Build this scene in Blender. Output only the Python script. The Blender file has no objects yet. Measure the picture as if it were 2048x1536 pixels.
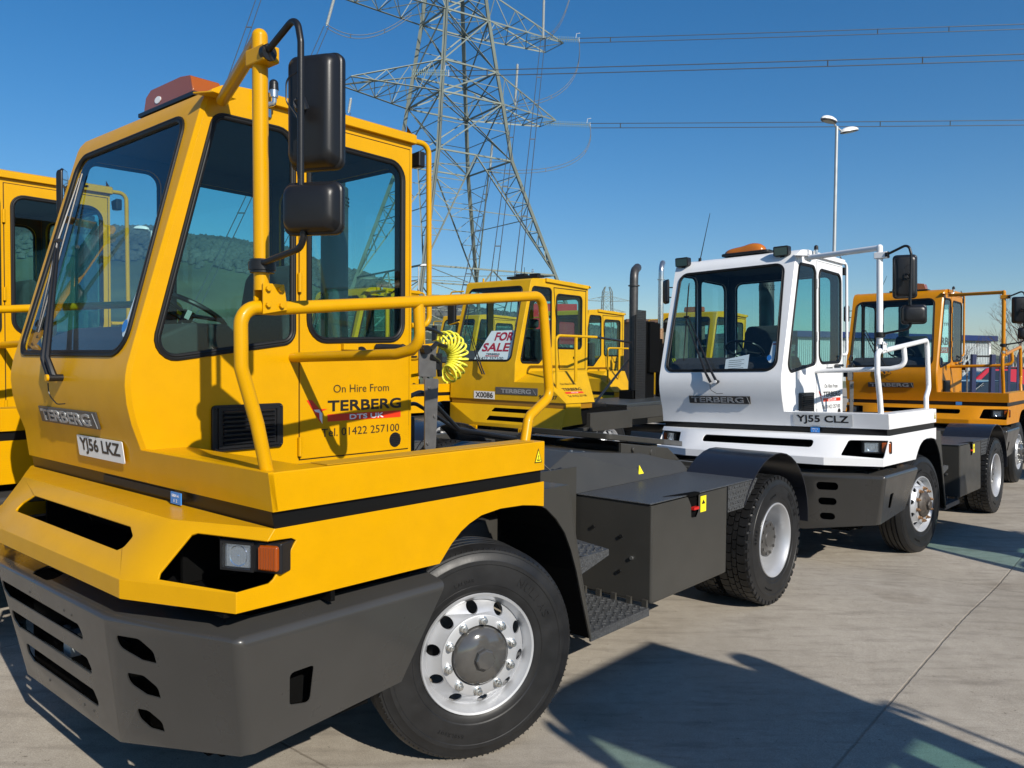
import bpy, bmesh, math, random
from mathutils import Vector, Matrix, noise
from mathutils.geometry import tessellate_polygon
V = Vector; R = math.radians; PI = math.pi
random.seed(7)
S = bpy.context.scene
COL = S.collection

# ------------------------------------------------------------------ camera
CAM_H = 1.975
cam = bpy.data.cameras.new('camera'); camo = bpy.data.objects.new('camera', cam); COL.objects.link(camo)
cam.sensor_width = 36; cam.lens = 36 * 1609.6 / 2048; cam.clip_end = 5000; cam.clip_start = .05
_p = R(-1.851); _r = R(-.462)
fw = V((0, math.cos(_p), math.sin(_p))); up = V((0, -math.sin(_p), math.cos(_p))); rt = V((1, 0, 0))
cx_ = rt * math.cos(_r) - up * math.sin(_r); cy_ = rt * math.sin(_r) + up * math.cos(_r)
M3 = Matrix((cx_, cy_, -fw)).transposed()
camo.matrix_world = Matrix.Translation((0, 0, CAM_H)) @ M3.to_4x4()
S.camera = camo

# ------------------------------------------------------------------ sun and sky
SUN = V((.537 * math.cos(R(32)), -.844 * math.cos(R(32)), math.sin(R(32)))).normalized()
sl = bpy.data.lights.new('sun', 'SUN'); sl.energy = 5.0; sl.angle = R(.5); sl.color = (1, .94, .84)
slo = bpy.data.objects.new('sun', sl); COL.objects.link(slo)
slo.rotation_euler = SUN.to_track_quat('Z', 'Y').to_euler(); slo.location = (5, -8, 12)
W = bpy.data.worlds.new('World'); S.world = W; W.use_nodes = True
nt = W.node_tree; nt.nodes.clear()
sky = nt.nodes.new('ShaderNodeTexSky'); sky.sky_type = 'NISHITA'; sky.sun_disc = False
sky.sun_elevation = math.asin(SUN.z); sky.sun_rotation = math.atan2(SUN.x, SUN.y)
sky.altitude = 100; sky.air_density = 1.0; sky.dust_density = .35; sky.ozone_density = 4.0
hs = nt.nodes.new('ShaderNodeHueSaturation'); hs.inputs['Saturation'].default_value = 1.33
bg = nt.nodes.new('ShaderNodeBackground'); bg.inputs[1].default_value = .094
wo = nt.nodes.new('ShaderNodeOutputWorld')
nt.links.new(sky.outputs[0], hs.inputs['Color']); nt.links.new(hs.outputs[0], bg.inputs[0]); nt.links.new(bg.outputs[0], wo.inputs[0])
S.view_settings.view_transform = 'Standard'; S.view_settings.look = 'None'
S.view_settings.exposure = .22; S.view_settings.gamma = 1
S.render.engine = 'CYCLES'
S.cycles.max_bounces = 10; S.cycles.transparent_max_bounces = 24; S.cycles.glossy_bounces = 5

# ------------------------------------------------------------------ materials
MATS = {}
def mat(name, col=(.5, .5, .5), rough=.5, metal=0, coat=0, spec=.5, noise_amt=0, noise_scale=20, bump=0, bump_scale=200, rough_var=0):
    if name in MATS: return MATS[name]
    m = bpy.data.materials.new(name); m.use_nodes = True; n = m.node_tree; b = n.nodes['Principled BSDF']
    b.inputs['Base Color'].default_value = (*col, 1); b.inputs['Roughness'].default_value = rough
    b.inputs['Metallic'].default_value = metal; b.inputs['Coat Weight'].default_value = coat
    b.inputs['Coat Roughness'].default_value = .06; b.inputs['Specular IOR Level'].default_value = spec
    tc = n.nodes.new('ShaderNodeTexCoord')
    if noise_amt:
        t = n.nodes.new('ShaderNodeTexNoise'); t.inputs['Scale'].default_value = noise_scale; t.inputs['Detail'].default_value = 6
        n.links.new(tc.outputs['Object'], t.inputs['Vector'])
        r = n.nodes.new('ShaderNodeValToRGB')
        lo = tuple(c * (1 - noise_amt) for c in col); hi = tuple(min(1, c * (1 + noise_amt)) for c in col)
        r.color_ramp.elements[0].color = (*lo, 1); r.color_ramp.elements[1].color = (*hi, 1)
        r.color_ramp.elements[0].position = .3; r.color_ramp.elements[1].position = .7
        n.links.new(t.outputs[0], r.inputs[0]); n.links.new(r.outputs[0], b.inputs['Base Color'])
    if rough_var:
        t = n.nodes.new('ShaderNodeTexNoise'); t.inputs['Scale'].default_value = 5; t.inputs['Detail'].default_value = 8
        n.links.new(tc.outputs['Object'], t.inputs['Vector'])
        mr = n.nodes.new('ShaderNodeMapRange'); mr.inputs[1].default_value = .3; mr.inputs[2].default_value = .7
        mr.inputs[3].default_value = max(0, rough - rough_var); mr.inputs[4].default_value = rough + rough_var
        n.links.new(t.outputs[0], mr.inputs[0]); n.links.new(mr.outputs[0], b.inputs['Roughness'])
    if bump:
        t = n.nodes.new('ShaderNodeTexNoise'); t.inputs['Scale'].default_value = bump_scale; t.inputs['Detail'].default_value = 3
        n.links.new(tc.outputs['Object'], t.inputs['Vector'])
        bp = n.nodes.new('ShaderNodeBump'); bp.inputs['Strength'].default_value = bump; bp.inputs['Distance'].default_value = .002
        n.links.new(t.outputs[0], bp.inputs['Height']); n.links.new(bp.outputs[0], b.inputs['Normal'])
        if coat: n.links.new(bp.outputs[0], b.inputs['Coat Normal'])
    MATS[name] = m; return m

def glassmat(name, tint, refl=1.0):
    if name in MATS: return MATS[name]
    m = bpy.data.materials.new(name); m.use_nodes = True; n = m.node_tree; n.nodes.clear()
    o = n.nodes.new('ShaderNodeOutputMaterial'); mx = n.nodes.new('ShaderNodeMixShader')
    t = n.nodes.new('ShaderNodeBsdfTransparent'); t.inputs[0].default_value = (*tint, 1)
    g = n.nodes.new('ShaderNodeBsdfGlossy'); g.inputs['Roughness'].default_value = .01; g.inputs[0].default_value = (refl, refl, refl, 1)
    f = n.nodes.new('ShaderNodeFresnel'); gm = n.nodes.new('ShaderNodeNewGeometry')
    io = n.nodes.new('ShaderNodeMapRange'); io.inputs[3].default_value = 1.45; io.inputs[4].default_value = 1 / 1.45   # thin sheet: same reflection from both sides
    n.links.new(gm.outputs['Backfacing'], io.inputs[0]); n.links.new(io.outputs[0], f.inputs[0])
    n.links.new(f.outputs[0], mx.inputs[0]); n.links.new(t.outputs[0], mx.inputs[1]); n.links.new(g.outputs[0], mx.inputs[2])
    n.links.new(mx.outputs[0], o.inputs[0]); MATS[name] = m; return m

def tread_mat(name, col, scale=60):
    if name in MATS: return MATS[name]
    m = mat(name, col, .42, noise_amt=.5, noise_scale=110); n = m.node_tree; b = n.nodes['Principled BSDF']
    tc = n.nodes.new('ShaderNodeTexCoord'); mp = n.nodes.new('ShaderNodeMapping'); mp.inputs['Rotation'].default_value = (0, 0, R(45))
    n.links.new(tc.outputs['Object'], mp.inputs[0])
    t = n.nodes.new('ShaderNodeTexVoronoi'); t.inputs['Scale'].default_value = scale; t.inputs['Randomness'].default_value = .15
    n.links.new(mp.outputs[0], t.inputs['Vector'])
    mr = n.nodes.new('ShaderNodeMapRange'); mr.inputs[1].default_value = .15; mr.inputs[2].default_value = .4; mr.inputs[3].default_value = 1; mr.inputs[4].default_value = 0
    n.links.new(t.outputs['Distance'], mr.inputs[0])
    bp = n.nodes.new('ShaderNodeBump'); bp.inputs['Strength'].default_value = .8; bp.inputs['Distance'].default_value = .003
    n.links.new(mr.outputs[0], bp.inputs['Height']); n.links.new(bp.outputs[0], b.inputs['Normal'])
    return m

YEL = mat('yellow_paint', (.58, .292, .0004), .34, coat=.08, spec=.2, noise_amt=.03, noise_scale=9, bump=.05, bump_scale=260, rough_var=.06)
YEL2 = mat('amber_paint', (.52, .20, .001), .38, coat=.08, spec=.3, noise_amt=.05, noise_scale=9, bump=.05, bump_scale=260, rough_var=.06)
YEL3 = mat('faded_yellow_paint', (.57, .32, .001), .45, coat=.05, spec=.3, noise_amt=.07, noise_scale=5, bump=.06, bump_scale=200, rough_var=.08)
WHI = mat('white_paint', (.78, .78, .78), .34, coat=.15, noise_amt=.02, noise_scale=6, bump=.05, bump_scale=260, rough_var=.05)
GRY = mat('dark_grey_paint', (.043, .041, .036), .40, coat=.12, spec=.35, noise_amt=.08, noise_scale=3, bump=.06, bump_scale=300, rough_var=.05)
BUMP = mat('bumper_paint', (.042, .0405, .038), .30, coat=.4, spec=.35, noise_amt=.06, noise_scale=3, bump=.05, bump_scale=300, rough_var=.05)
GRYT = tread_mat('grey_tread_plate', (.056, .058, .06))
YELT = mat('yellow_tread', (.52, .27, .003), .5, bump=1, bump_scale=120)
BLK = mat('black_rubber', (.008, .008, .008), .5, spec=.3, bump=.1)
BLKG = mat('black_gloss', (.007, .007, .007), .3, spec=.25)
INN = mat('shade_black', (.004, .004, .004), .9, spec=.05)  # near-black with the shade of recesses and inner parts put into its colour
BLKP = mat('black_plastic', (.010, .010, .011), .36, spec=.4, bump=.12, bump_scale=400)
LINER = mat('cab_lining', (.028, .03, .034), .8, noise_amt=.15)
SEATM = mat('seat_cloth', (.03, .033, .036), .9, noise_amt=.3, noise_scale=60)
TYRE = mat('tyre_rubber', (.0115, .0115, .012), .46, spec=.38, noise_amt=.3, noise_scale=12, bump=.15, bump_scale=90, rough_var=.1)
RIM = mat('silver_rim', (.50, .51, .53), .40, metal=.5, noise_amt=.05, noise_scale=9, rough_var=.05)
RUSTY = mat('rusty_steel', (.30, .18, .10), .6, metal=.5, noise_amt=.5, noise_scale=40)
STEEL = mat('bright_steel', (.6, .6, .58), .25, metal=.9, rough_var=.1)
GALV = mat('galvanised_steel', (.42, .44, .44), .5, metal=.45, noise_amt=.12, noise_scale=3)
LATT = mat('pylon_steel', (.20, .225, .19), .6, metal=.25, noise_amt=.15, noise_scale=.6)
GLS = glassmat('tinted_glass', (.56, .83, .80))
GLW = glassmat('windscreen_glass', (.82, .88, .90))
GLO = glassmat('old_windscreen_glass', (.88, .95, .95))
CLEAR = glassmat('clear_lens', (.9, .93, .95))
ORG = mat('amber_plastic', (.30, .072, .006), .15, coat=.5)
ORG2 = mat('orange_indicator_plastic', (.27, .05, .003), .15, coat=.5)
REDP = mat('red_plastic', (.55, .02, .015), .3)
REFL = mat('headlight_reflector', (.8, .8, .84), .16, metal=.85)
INKB = mat('black_ink', (.012, .01, .01), .4)
INKR = mat('red_ink', (.62, .02, .01), .35)
INKD = mat('dark_red_ink', (.45, .012, .03), .4)
INKW = mat('white_ink', (.8, .8, .8), .35)
PLW = mat('white_plate', (.72, .74, .74), .3, noise_amt=.03)
CARD = mat('white_card', (.82, .84, .85), .55)
BLUE = mat('blue_sticker', (.04, .22, .62), .4)
STY = mat('yellow_sticker', (.85, .72, .02), .4)
BADGE = mat('grey_badge', (.05, .047, .045), .35)
BADL = mat('silver_letter', (.34, .35, .36), .4, metal=.3)
HOSE = mat('yellow_hose', (.86, .80, .06), .3, coat=.3)
AIR2 = mat('insulator_glass', (.22, .28, .25), .25)
EXH = mat('exhaust_steel', (.075, .072, .07), .45, metal=.6, noise_amt=.2)

# ------------------------------------------------------------------ scene graph helpers
def link(o, parent=None):
    COL.objects.link(o)
    if parent is not None: o.parent = parent
    return o
def thing(name, label, cat, group=None, mw=None, loc=None):
    o = bpy.data.objects.new(name, None); COL.objects.link(o); o.empty_display_size = .3
    o['label'] = label; o['category'] = cat
    if group: o['group'] = group
    if mw is not None: o.matrix_world = mw
    if loc is not None: o.location = loc
    return o
def tag(o, label, cat, group=None):
    o['label'] = label; o['category'] = cat
    if group: o['group'] = group
    return o

def copytree(o, parent=None):
    c = o.copy(); COL.objects.link(c); c.parent = parent
    for ch in list(o.children): copytree(ch, c)
    return c

def fillet(pts, r, seg=5, closed=True):
    """round polygon / polyline corners; r = number or list"""
    n = len(pts); out = []
    for i, p in enumerate(pts):
        p = V(p); rr = r[i] if isinstance(r, (list, tuple)) else r
        if (not closed and i in (0, n - 1)) or rr <= 0: out.append(p); continue
        a = V(pts[i - 1]) - p; b = V(pts[(i + 1) % n]) - p
        la, lb = a.length, b.length; a.normalize(); b.normalize()
        ang = a.angle(b)
        if ang > PI - .02: out.append(p); continue
        d = min(rr / math.tan(ang / 2), la * .49, lb * .49)
        p0 = p + a * d; p1 = p + b * d
        rad = d * math.tan(ang / 2)
        c = p + (a + b).normalized() * (rad / math.sin(ang / 2))
        v0 = p0 - c; v1 = p1 - c; th = v0.angle(v1)
        for k in range(seg + 1):
            t = k / seg
            if math.sin(th) < 1e-6: out.append(p0.lerp(p1, t)); continue
            out.append(c + v0 * (math.sin((1 - t) * th) / math.sin(th)) + v1 * (math.sin(t * th) / math.sin(th)))
    return out

class MB:
    def __init__(s): s.bm = bmesh.new()
    def face(s, loops, ref=None):
        """planar face with holes; ref = a point on the inner side"""
        L = [[V(p) for p in l] for l in loops]
        o = L[0]; n = V((0, 0, 0))
        for i in range(len(o)):
            a, b = o[i], o[(i + 1) % len(o)]
            n += V(((a.y - b.y) * (a.z + b.z), (a.z - b.z) * (a.x + b.x), (a.x - b.x) * (a.y + b.y)))
        n.normalize()
        u = n.orthogonal().normalized(); v = n.cross(u)
        tri = tessellate_polygon([[V((p.dot(u), p.dot(v), 0)) for p in l] for l in L])
        flat = [p for l in L for p in l]; bv = [s.bm.verts.new(p) for p in flat]
        c = sum(o, V((0, 0, 0))) / len(o)
        want = n if ref is None else (n if n.dot(c - V(ref)) > 0 else -n)
        for t in tri:
            a, b, d = (flat[i] for i in t); q = (b - a).cross(d - a)
            if q.length < 1e-10: continue
            t = t if q.dot(want) > 0 else t[::-1]
            try: s.bm.faces.new([bv[i] for i in t])
            except ValueError: pass
        return s
    def prism(s, pts, vec):
        """closed polygon extruded along vec"""
        pts = [V(p) for p in pts]; vec = V(vec); n = len(pts)
        a = [s.bm.verts.new(p) for p in pts]; b = [s.bm.verts.new(p + vec) for p in pts]
        fs = [s.bm.faces.new(a), s.bm.faces.new(b[::-1])]
        for i in range(n): fs.append(s.bm.faces.new((a[i], b[i], b[(i + 1) % n], a[(i + 1) % n])))
        bmesh.ops.recalc_face_normals(s.bm, faces=fs)
        return s
    def box(s, lo, hi, M=None):
        c = [V((x, y, z)) for x in (lo[0], hi[0]) for y in (lo[1], hi[1]) for z in (lo[2], hi[2])]
        if M: c = [M @ p for p in c]
        v = [s.bm.verts.new(p) for p in c]
        fs = [s.bm.faces.new([v[i] for i in q]) for q in ((0, 1, 3, 2), (4, 6, 7, 5), (0, 4, 5, 1), (2, 3, 7, 6), (0, 2, 6, 4), (1, 5, 7, 3))]
        bmesh.ops.recalc_face_normals(s.bm, faces=fs)
        return s
    def bar(s, a, b, w, h=None, upv=(0, 0, 1)):
        """rectangular bar from a to b"""
        a, b = V(a), V(b); h = h or w; d = (b - a)
        if d.length < 1e-6: return s
        d.normalize(); u = V(upv); x = d.cross(u)
        if x.length < 1e-3: x = d.orthogonal()
        x.normalize(); y = x.cross(d)
        M = Matrix((x, d, y)).transposed().to_4x4(); M.translation = a
        return s.box((-w / 2, 0, -h / 2), (w / 2, (b - a).length, h / 2), M)
    def tube(s, pts, r, fil=0, n=14, closed=False, caps=True, seg=6, flat=1):
        P = fillet(pts, fil, seg, closed) if fil else [V(p) for p in pts]
        Q = [P[0]]
        for p in P[1:]:
            if (p - Q[-1]).length > 1e-5: Q.append(p)
        P = Q; m = len(P); rings = []; pn = None
        for i in range(m):
            if closed: t = (P[(i + 1) % m] - P[i - 1])
            else: t = (P[min(i + 1, m - 1)] - P[max(i - 1, 0)])
            t.normalize()
            if pn is None: pn = t.orthogonal().normalized()
            pn = (pn - t * pn.dot(t)).normalized(); bn = t.cross(pn)
            rr = r[i] if isinstance(r, (list, tuple)) else r
            rings.append([s.bm.verts.new(P[i] + (pn * math.cos(2 * PI * k / n) + bn * math.sin(2 * PI * k / n) * flat) * rr) for k in range(n)])
        for i in range(m if closed else m - 1):
            A, B = rings[i], rings[(i + 1) % m]
            for k in range(n): s.bm.faces.new((A[k], A[(k + 1) % n], B[(k + 1) % n], B[k]))
        if caps and not closed:
            s.bm.faces.new(rings[0][::-1]); s.bm.faces.new(rings[-1])
        return s
    def cyl(s, a, b, r, r2=None, n=20):
        return s.tube([a, b], [r, r if r2 is None else r2], n=n)
    def lathe(s, prof, c, ax=(0, 1, 0), n=48, closed=False):
        """prof = list of (radius, offset along ax)"""
        c = V(c); ax = V(ax).normalized(); u = ax.orthogonal().normalized(); v = ax.cross(u); rings = []
        for r, a in prof:
            if r < 1e-6: rings.append([s.bm.verts.new(c + ax * a)])
            else: rings.append([s.bm.verts.new(c + ax * a + (u * math.cos(2 * PI * k / n) + v * math.sin(2 * PI * k / n)) * r) for k in range(n)])
        fs = []
        for i in range(len(rings) - 1 + (1 if closed else 0)):
            A, B = rings[i], rings[(i + 1) % len(rings)]
            for k in range(n):
                k2 = (k + 1) % n
                if len(A) == 1 and len(B) == 1: continue
                if len(A) == 1: fs.append(s.bm.faces.new((A[0], B[k], B[k2])))
                elif len(B) == 1: fs.append(s.bm.faces.new((A[k], B[0], A[k2])))
                else: fs.append(s.bm.faces.new((A[k], B[k], B[k2], A[k2])))
        bmesh.ops.recalc_face_normals(s.bm, faces=fs)
        return s
    def ball(s, c, r, sx=1, sy=1, sz=1, M=None, n=12):
        M4 = Matrix.Translation(c) @ (M or Matrix()) @ Matrix.Diagonal((r * sx, r * sy, r * sz, 1))
        bmesh.ops.create_uvsphere(s.bm, u_segments=n * 2, v_segments=n, radius=1, matrix=M4); return s
    def ring(s, loop, nrm, prof):
        """sweep profile [(in-plane offset outwards, height)] round a closed planar loop"""
        nrm = V(nrm).normalized(); P = [V(p) for p in loop]
        Q = [P[0]]
        for p in P[1:]:
            if (p - Q[-1]).length > 1e-4: Q.append(p)
        if (Q[0] - Q[-1]).length < 1e-4: Q.pop()
        P = Q; m = len(P); cen = sum(P, V((0, 0, 0))) / m; rings = []
        area = V((0, 0, 0))
        for i in range(m): area += (P[i] - cen).cross(P[(i + 1) % m] - cen)
        sg = 1 if area.dot(nrm) > 0 else -1
        for i in range(m):
            e0 = (P[i] - P[i - 1]).normalized(); e1 = (P[(i + 1) % m] - P[i]).normalized()
            n0 = e0.cross(nrm) * sg; n1 = e1.cross(nrm) * sg
            o = n0 + n1; o = o / max(.3, o.length_squared / 2)
            rings.append([s.bm.verts.new(P[i] + o * a + nrm * h) for a, h in prof])
        k = len(prof); fs = []
        for i in range(m):
            A, B = rings[i], rings[(i + 1) % m]
            for j in range(k): fs.append(s.bm.faces.new((A[j], A[(j + 1) % k], B[(j + 1) % k], B[j])))
        bmesh.ops.recalc_face_normals(s.bm, faces=fs)
        return s
    def obj(s, name, m, parent=None, solid=0, bevel=0, seg=2, ang=32, merge=True, smooth=True, label=None, dissolve=False, pre=False):
        if merge: bmesh.ops.remove_doubles(s.bm, verts=s.bm.verts, dist=2e-5)
        if dissolve: bmesh.ops.dissolve_limit(s.bm, angle_limit=R(.5), verts=s.bm.verts, edges=s.bm.edges)
        me = bpy.data.meshes.new(name); s.bm.to_mesh(me); s.bm.free()
        if smooth and len(me.polygons):
            me.polygons.foreach_set('use_smooth', [True] * len(me.polygons)); me.set_sharp_from_angle(angle=R(ang))
        me.materials.append(m); o = bpy.data.objects.new(name, me); link(o, parent)
        if solid and not pre:
            md = o.modifiers.new('thickness', 'SOLIDIFY'); md.thickness = solid; md.offset = -1; md.use_even_offset = True
        if bevel:
            md = o.modifiers.new('bevel', 'BEVEL'); md.width = bevel; md.segments = seg; md.limit_method = 'ANGLE'
            md.angle_limit = R(22); md.harden_normals = True; md.use_clamp_overlap = True
        if solid and pre:
            md = o.modifiers.new('thickness', 'SOLIDIFY'); md.thickness = solid; md.offset = -1; md.use_even_offset = True
        if pre:
            md = o.modifiers.new('normals', 'WEIGHTED_NORMAL'); md.weight = 100; md.keep_sharp = False
        if label: o['label'] = label
        return o

_tc = {}
def textmesh(body):
    if body in _tc: return _tc[body]
    cu = bpy.data.curves.new('t', 'FONT'); cu.body = body; cu.resolution_u = 3; cu.extrude = .5
    ob = bpy.data.objects.new('t', cu); COL.objects.link(ob)
    dg = bpy.context.evaluated_depsgraph_get(); me = bpy.data.meshes.new_from_object(ob.evaluated_get(dg))
    vs = [tuple(v.co) for v in me.vertices]; fs = [tuple(p.vertices) for p in me.polygons]
    bpy.data.objects.remove(ob); bpy.data.curves.remove(cu); bpy.data.meshes.remove(me)
    _tc[body] = (vs, fs); return _tc[body]
def text_into(mb, body, o, u, v, w, h, ext=.0015, fat=0):
    """fit text into the rectangle o + u*w, v*h ; ext along u x v"""
    vs, fs = textmesh(body)
    if not vs: return mb
    x0 = min(p[0] for p in vs); x1 = max(p[0] for p in vs); y0 = min(p[1] for p in vs); y1 = max(p[1] for p in vs)
    o, u, v = V(o), V(u).normalized(), V(v).normalized(); n = u.cross(v)
    if h is None: h = w * (y1 - y0) / (x1 - x0)
    offs = [(0, 0)] if not fat else [(-fat, -fat), (fat, -fat), (fat, fat), (-fat, fat), (0, 0)]
    for q, (ox, oy) in enumerate(offs):
        bv = [mb.bm.verts.new(o + u * ((p[0] - x0) / (x1 - x0) * w + ox) + v * ((p[1] - y0) / (y1 - y0) * h + oy) + n * ((p[2] + .5) * ext + q * .00006)) for p in vs]
        for f in fs:
            try: mb.bm.faces.new([bv[i] for i in f])
            except ValueError: pass
    return mb
def text(parent, name, body, o, u, v, w, h, m, ext=.0015, fat=0):
    mb = MB(); text_into(mb, body, o, u, v, w, h, ext, fat)
    return mb.obj(name, m, parent, merge=False, smooth=False)

GASK = [(-.020, .001), (-.017, .009), (-.008, .011), (-.005, .007), (.001, .007), (.004, .011), (.011, .010), (.014, .001), (.011, -.006), (-.017, -.006)]

# ------------------------------------------------------------------ poses
def pose(x, y, z, yaw, tx=0, ty=0):
    a = R(yaw); fx = V((math.sin(a), math.cos(a), math.tan(R(ty)))); ly = V((-math.cos(a), math.sin(a), math.tan(R(tx))))
    X = fx.normalized(); Z = X.cross(ly).normalized(); Y = Z.cross(X)
    M = Matrix((X, Y, Z)).transposed().to_4x4(); M.translation = V((x, y, z)); return M
PO = dict(hero=(-1.869, 3.727, 0, 221.05, 0, 0), white=(2.67, 8.469, -.111, 222.3, 1.432, .466), right=(6.906, 13.5, -.085, 221.34, .8, 0),
          left=(-4.62, 5.645, .072, 220.95, 0, 0), mid=(-.125, 13.82, -.10, 220.23, 0, 0))
CTRL = []
for k in ('hero', 'white', 'right', 'left', 'mid'):
    x, y, z, yaw, tx, ty = PO[k]; M = pose(*PO[k])
    for dx, dy in ((-1.2, 0), (-4.7, 0), (-3, 1.1), (-3, -1.1), (-1.2, 1.2), (-4.7, 1.2)): CTRL.append(M @ V((dx, dy, 0)))
def gz(x, y):
    """height of the gently uneven yard"""
    sw = .02; sz = -.05 * .02
    for c in CTRL:
        w = 1 / ((c.x - x) ** 2 + (c.y - y) ** 2 + .35) ** 2
        sw += w; sz += w * c.z
    return sz / sw

# ------------------------------------------------------------------ yard tractor, newer type (local: +x front, +y left side, z up)
WN = V((1, 0, .2866)).normalized()                     # windscreen normal
def ws(y, z, off=0): return V((.0 - .2866 * (z - 1.963), y, z)) + WN * off
def wheel(root, x, y, kind, side=1, rusty=False, steer=0, lod=0):
    """side=+1: outer face towards +y"""
    s = side; c = V((0, 0, 0)); A = (0, s, 0)
    tw = .135
    prof = [(.285, -tw + .02), (.30, -tw), (.36, -tw - .012), (.44, -tw - .012), (.485, -tw + .004), (.508, -tw + .022)]
    if kind == 'front':
        for gx in (-.075, -.028, .028, .075): prof += [(.519, gx - .008), (.508, gx - .006), (.508, gx + .006), (.519, gx + .008)]
    else: prof += [(.506, -.10), (.508, 0), (.506, .10)]
    prof += [(.508, tw - .022), (.497, tw - .006), (.488, tw - .004), (.486, tw + .001), (.455, tw + .010), (.452, tw + .013), (.436, tw + .014), (.433, tw + .011), (.38, tw + .014), (.345, tw + .012), (.34, tw + .008), (.318, tw + .006), (.302, tw - .002), (.285, tw - .02)]
    if kind == 'front': prof = [(q + max(0, q - .34) / .18 * .016, h) for q, h in prof]
    mb = MB(); mb.lathe(prof, c, A, n=96, closed=True)
    if kind == 'front':
        n = 110
        for k in range(n):                                # small sipes on the shoulder
            a = 2 * PI * k / n
            M = Matrix.Translation(c) @ Matrix.Rotation(a, 4, 'Y')
            mb.box((-.0025, s * (tw - .026), .5), (.0025, s * (tw - .006), .5185), M)
    else:
        n = 46
        for k in range(n):
            for q, (y0, y1) in enumerate(((-.118, -.05), (-.043, .002), (.009, .043), (.05, .118))):
                a = 2 * PI * (k + (.5 if q % 2 else 0)) / n; h = PI / n * .88
                M = Matrix.Translation(c) @ Matrix.Rotation(a, 4, 'Y')
                X = .515 * h; t = .012
                pts = [(-X - t * .3, y0, .500), (X - t * .3, y0, .500), (X + t * .4, (y0 + y1) / 2, .500), (X - t * .3, y1, .500), (-X - t * .3, y1, .500), (-X + t * .4, (y0 + y1) / 2, .500)]
                mb.prism([M @ V(p) for p in pts], (M.to_3x3() @ V((0, 0, .021))))
            a = 2 * PI * k / n; M = Matrix.Translation(c) @ Matrix.Rotation(a, 4, 'Y')
            mb.box((-.022, s * (tw - .03), .478), (.022, s * (tw + .001), .516), M)
    tyre = mb.obj('wheel', TYRE, root, merge=False, ang=28); tyre.location = (x, y, .52); tyre.rotation_euler.z = -R(steer)
    if lod == 0:
        for word, a0, rad, hh in (('SAILUN', -1.15, .395, .038), ('S696', 1.25, .40, .026), ('TUBELESS', 2.6, .40, .016), ('RADIAL', .1, .375, .016)):
            mb = MB()
            for i, ch in enumerate(word):
                a = a0 + i * hh * 1.15 / rad
                u = V((math.cos(a), 0, -math.sin(a))) * (-s); v = V((math.sin(a), 0, math.cos(a)))
                v = v if True else -v
                ctr = c + v * rad + V((0, s * (tw + .0115), 0))
                if s > 0: u = V((-math.cos(a), 0, math.sin(a)))
                text_into(mb, ch, ctr - u * hh * .4 - v * hh / 2, u, v, hh * .8 if ch != 'I' else hh * .2, hh, .006)
            mb.obj('tyre_lettering', TYRE, tyre, merge=False, smooth=False)
    # rim barrel and disc
    mb = MB()
    if kind == 'front':
        mb.lathe([(.285, tw - .02), (.298, tw - .012), (.302, tw + .002), (.298, tw + .009), (.288, tw + .006), (.272, tw - .02), (.262, tw - .035), (.262, -tw)], c, A, n=72)
        d0, d1 = .264, .200                                # conical face with hand holes
        def zf(r): return tw - .05 + (d0 - r) / (d0 - d1) * .062
        ring_o = [(d0 * math.cos(2 * PI * k / 80), d0 * math.sin(2 * PI * k / 80)) for k in range(80)]
        ring_i = [(d1 * math.cos(2 * PI * k / 80), d1 * math.sin(2 * PI * k / 80)) for k in range(80)][::-1]
        holes = []
        for k in range(10):
            a = 2 * PI * (k + .3) / 10; cc = (.233 * math.cos(a), .233 * math.sin(a))
            holes.append([(cc[0] + .0285 * math.cos(-2 * PI * j / 16), cc[1] + .0285 * math.sin(-2 * PI * j / 16)) for j in range(16)])
        L = [[V((p[0], p[1], 0)) for p in l] for l in [ring_o, ring_i] + holes]
        tri = tessellate_polygon(L); fl = [p for l in L for p in l]
        bv = [mb.bm.verts.new(c + V((p.x, s * zf(math.hypot(p.x, p.y)), p.y))) for p in fl]
        fs = []
        for t in tri:
            a_, b_, c_ = (fl[i] for i in t)
            if abs((b_ - a_).cross(c_ - a_).z) < 1e-9: continue
            t = t if ((b_ - a_).cross(c_ - a_).z > 0) == (s < 0) else t[::-1]
            fs.append(mb.bm.faces.new([bv[i] for i in t]))
        for h in holes:                                   # short walls inside each hole
            P = [c + V((p[0], s * zf(math.hypot(*p)), p[1])) for p in h]
            a = [mb.bm.verts.new(p) for p in P]; b = [mb.bm.verts.new(p - V((0, s * .012, 0))) for p in P]
            for i in range(len(h)): mb.bm.faces.new((a[i], a[i - 1], b[i - 1], b[i]))
        mb.lathe([(.201, tw + .0115), (.198, tw + .017), (.192, tw + .019), (.150, tw + .019), (.146, tw + .004)], c, A, n=60)
        rim = mb.obj('rim', RIM, tyre, merge=False, ang=35)
        for k in range(10):
            mb = MB(); a = 2 * PI * (k + .62) / 10; p = c + V((.173 * math.cos(a), s * (tw + .018), .173 * math.sin(a)))
            mb.lathe([(0, 0), (.021, 0), (.021, .007), (.0165, .009), (.0165, .028), (.010, .030), (.009, .042), (0, .043)], p, A, n=12); mb.obj('wheel_nut', RUSTY if rusty else STEEL, rim, ang=20)
        hbm = MB().lathe([(.145, 0), (.143, tw + .022), (.138, tw + .034), (.128, tw + .044), (.108, tw + .056), (.080, tw + .066), (.066, tw + .069), (0, tw + .069)], c, A, n=48)
        hbm.lathe([(.052, tw + .060), (.050, tw + .092), (.044, tw + .098), (0, tw + .099)], c, A, n=8)
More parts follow.
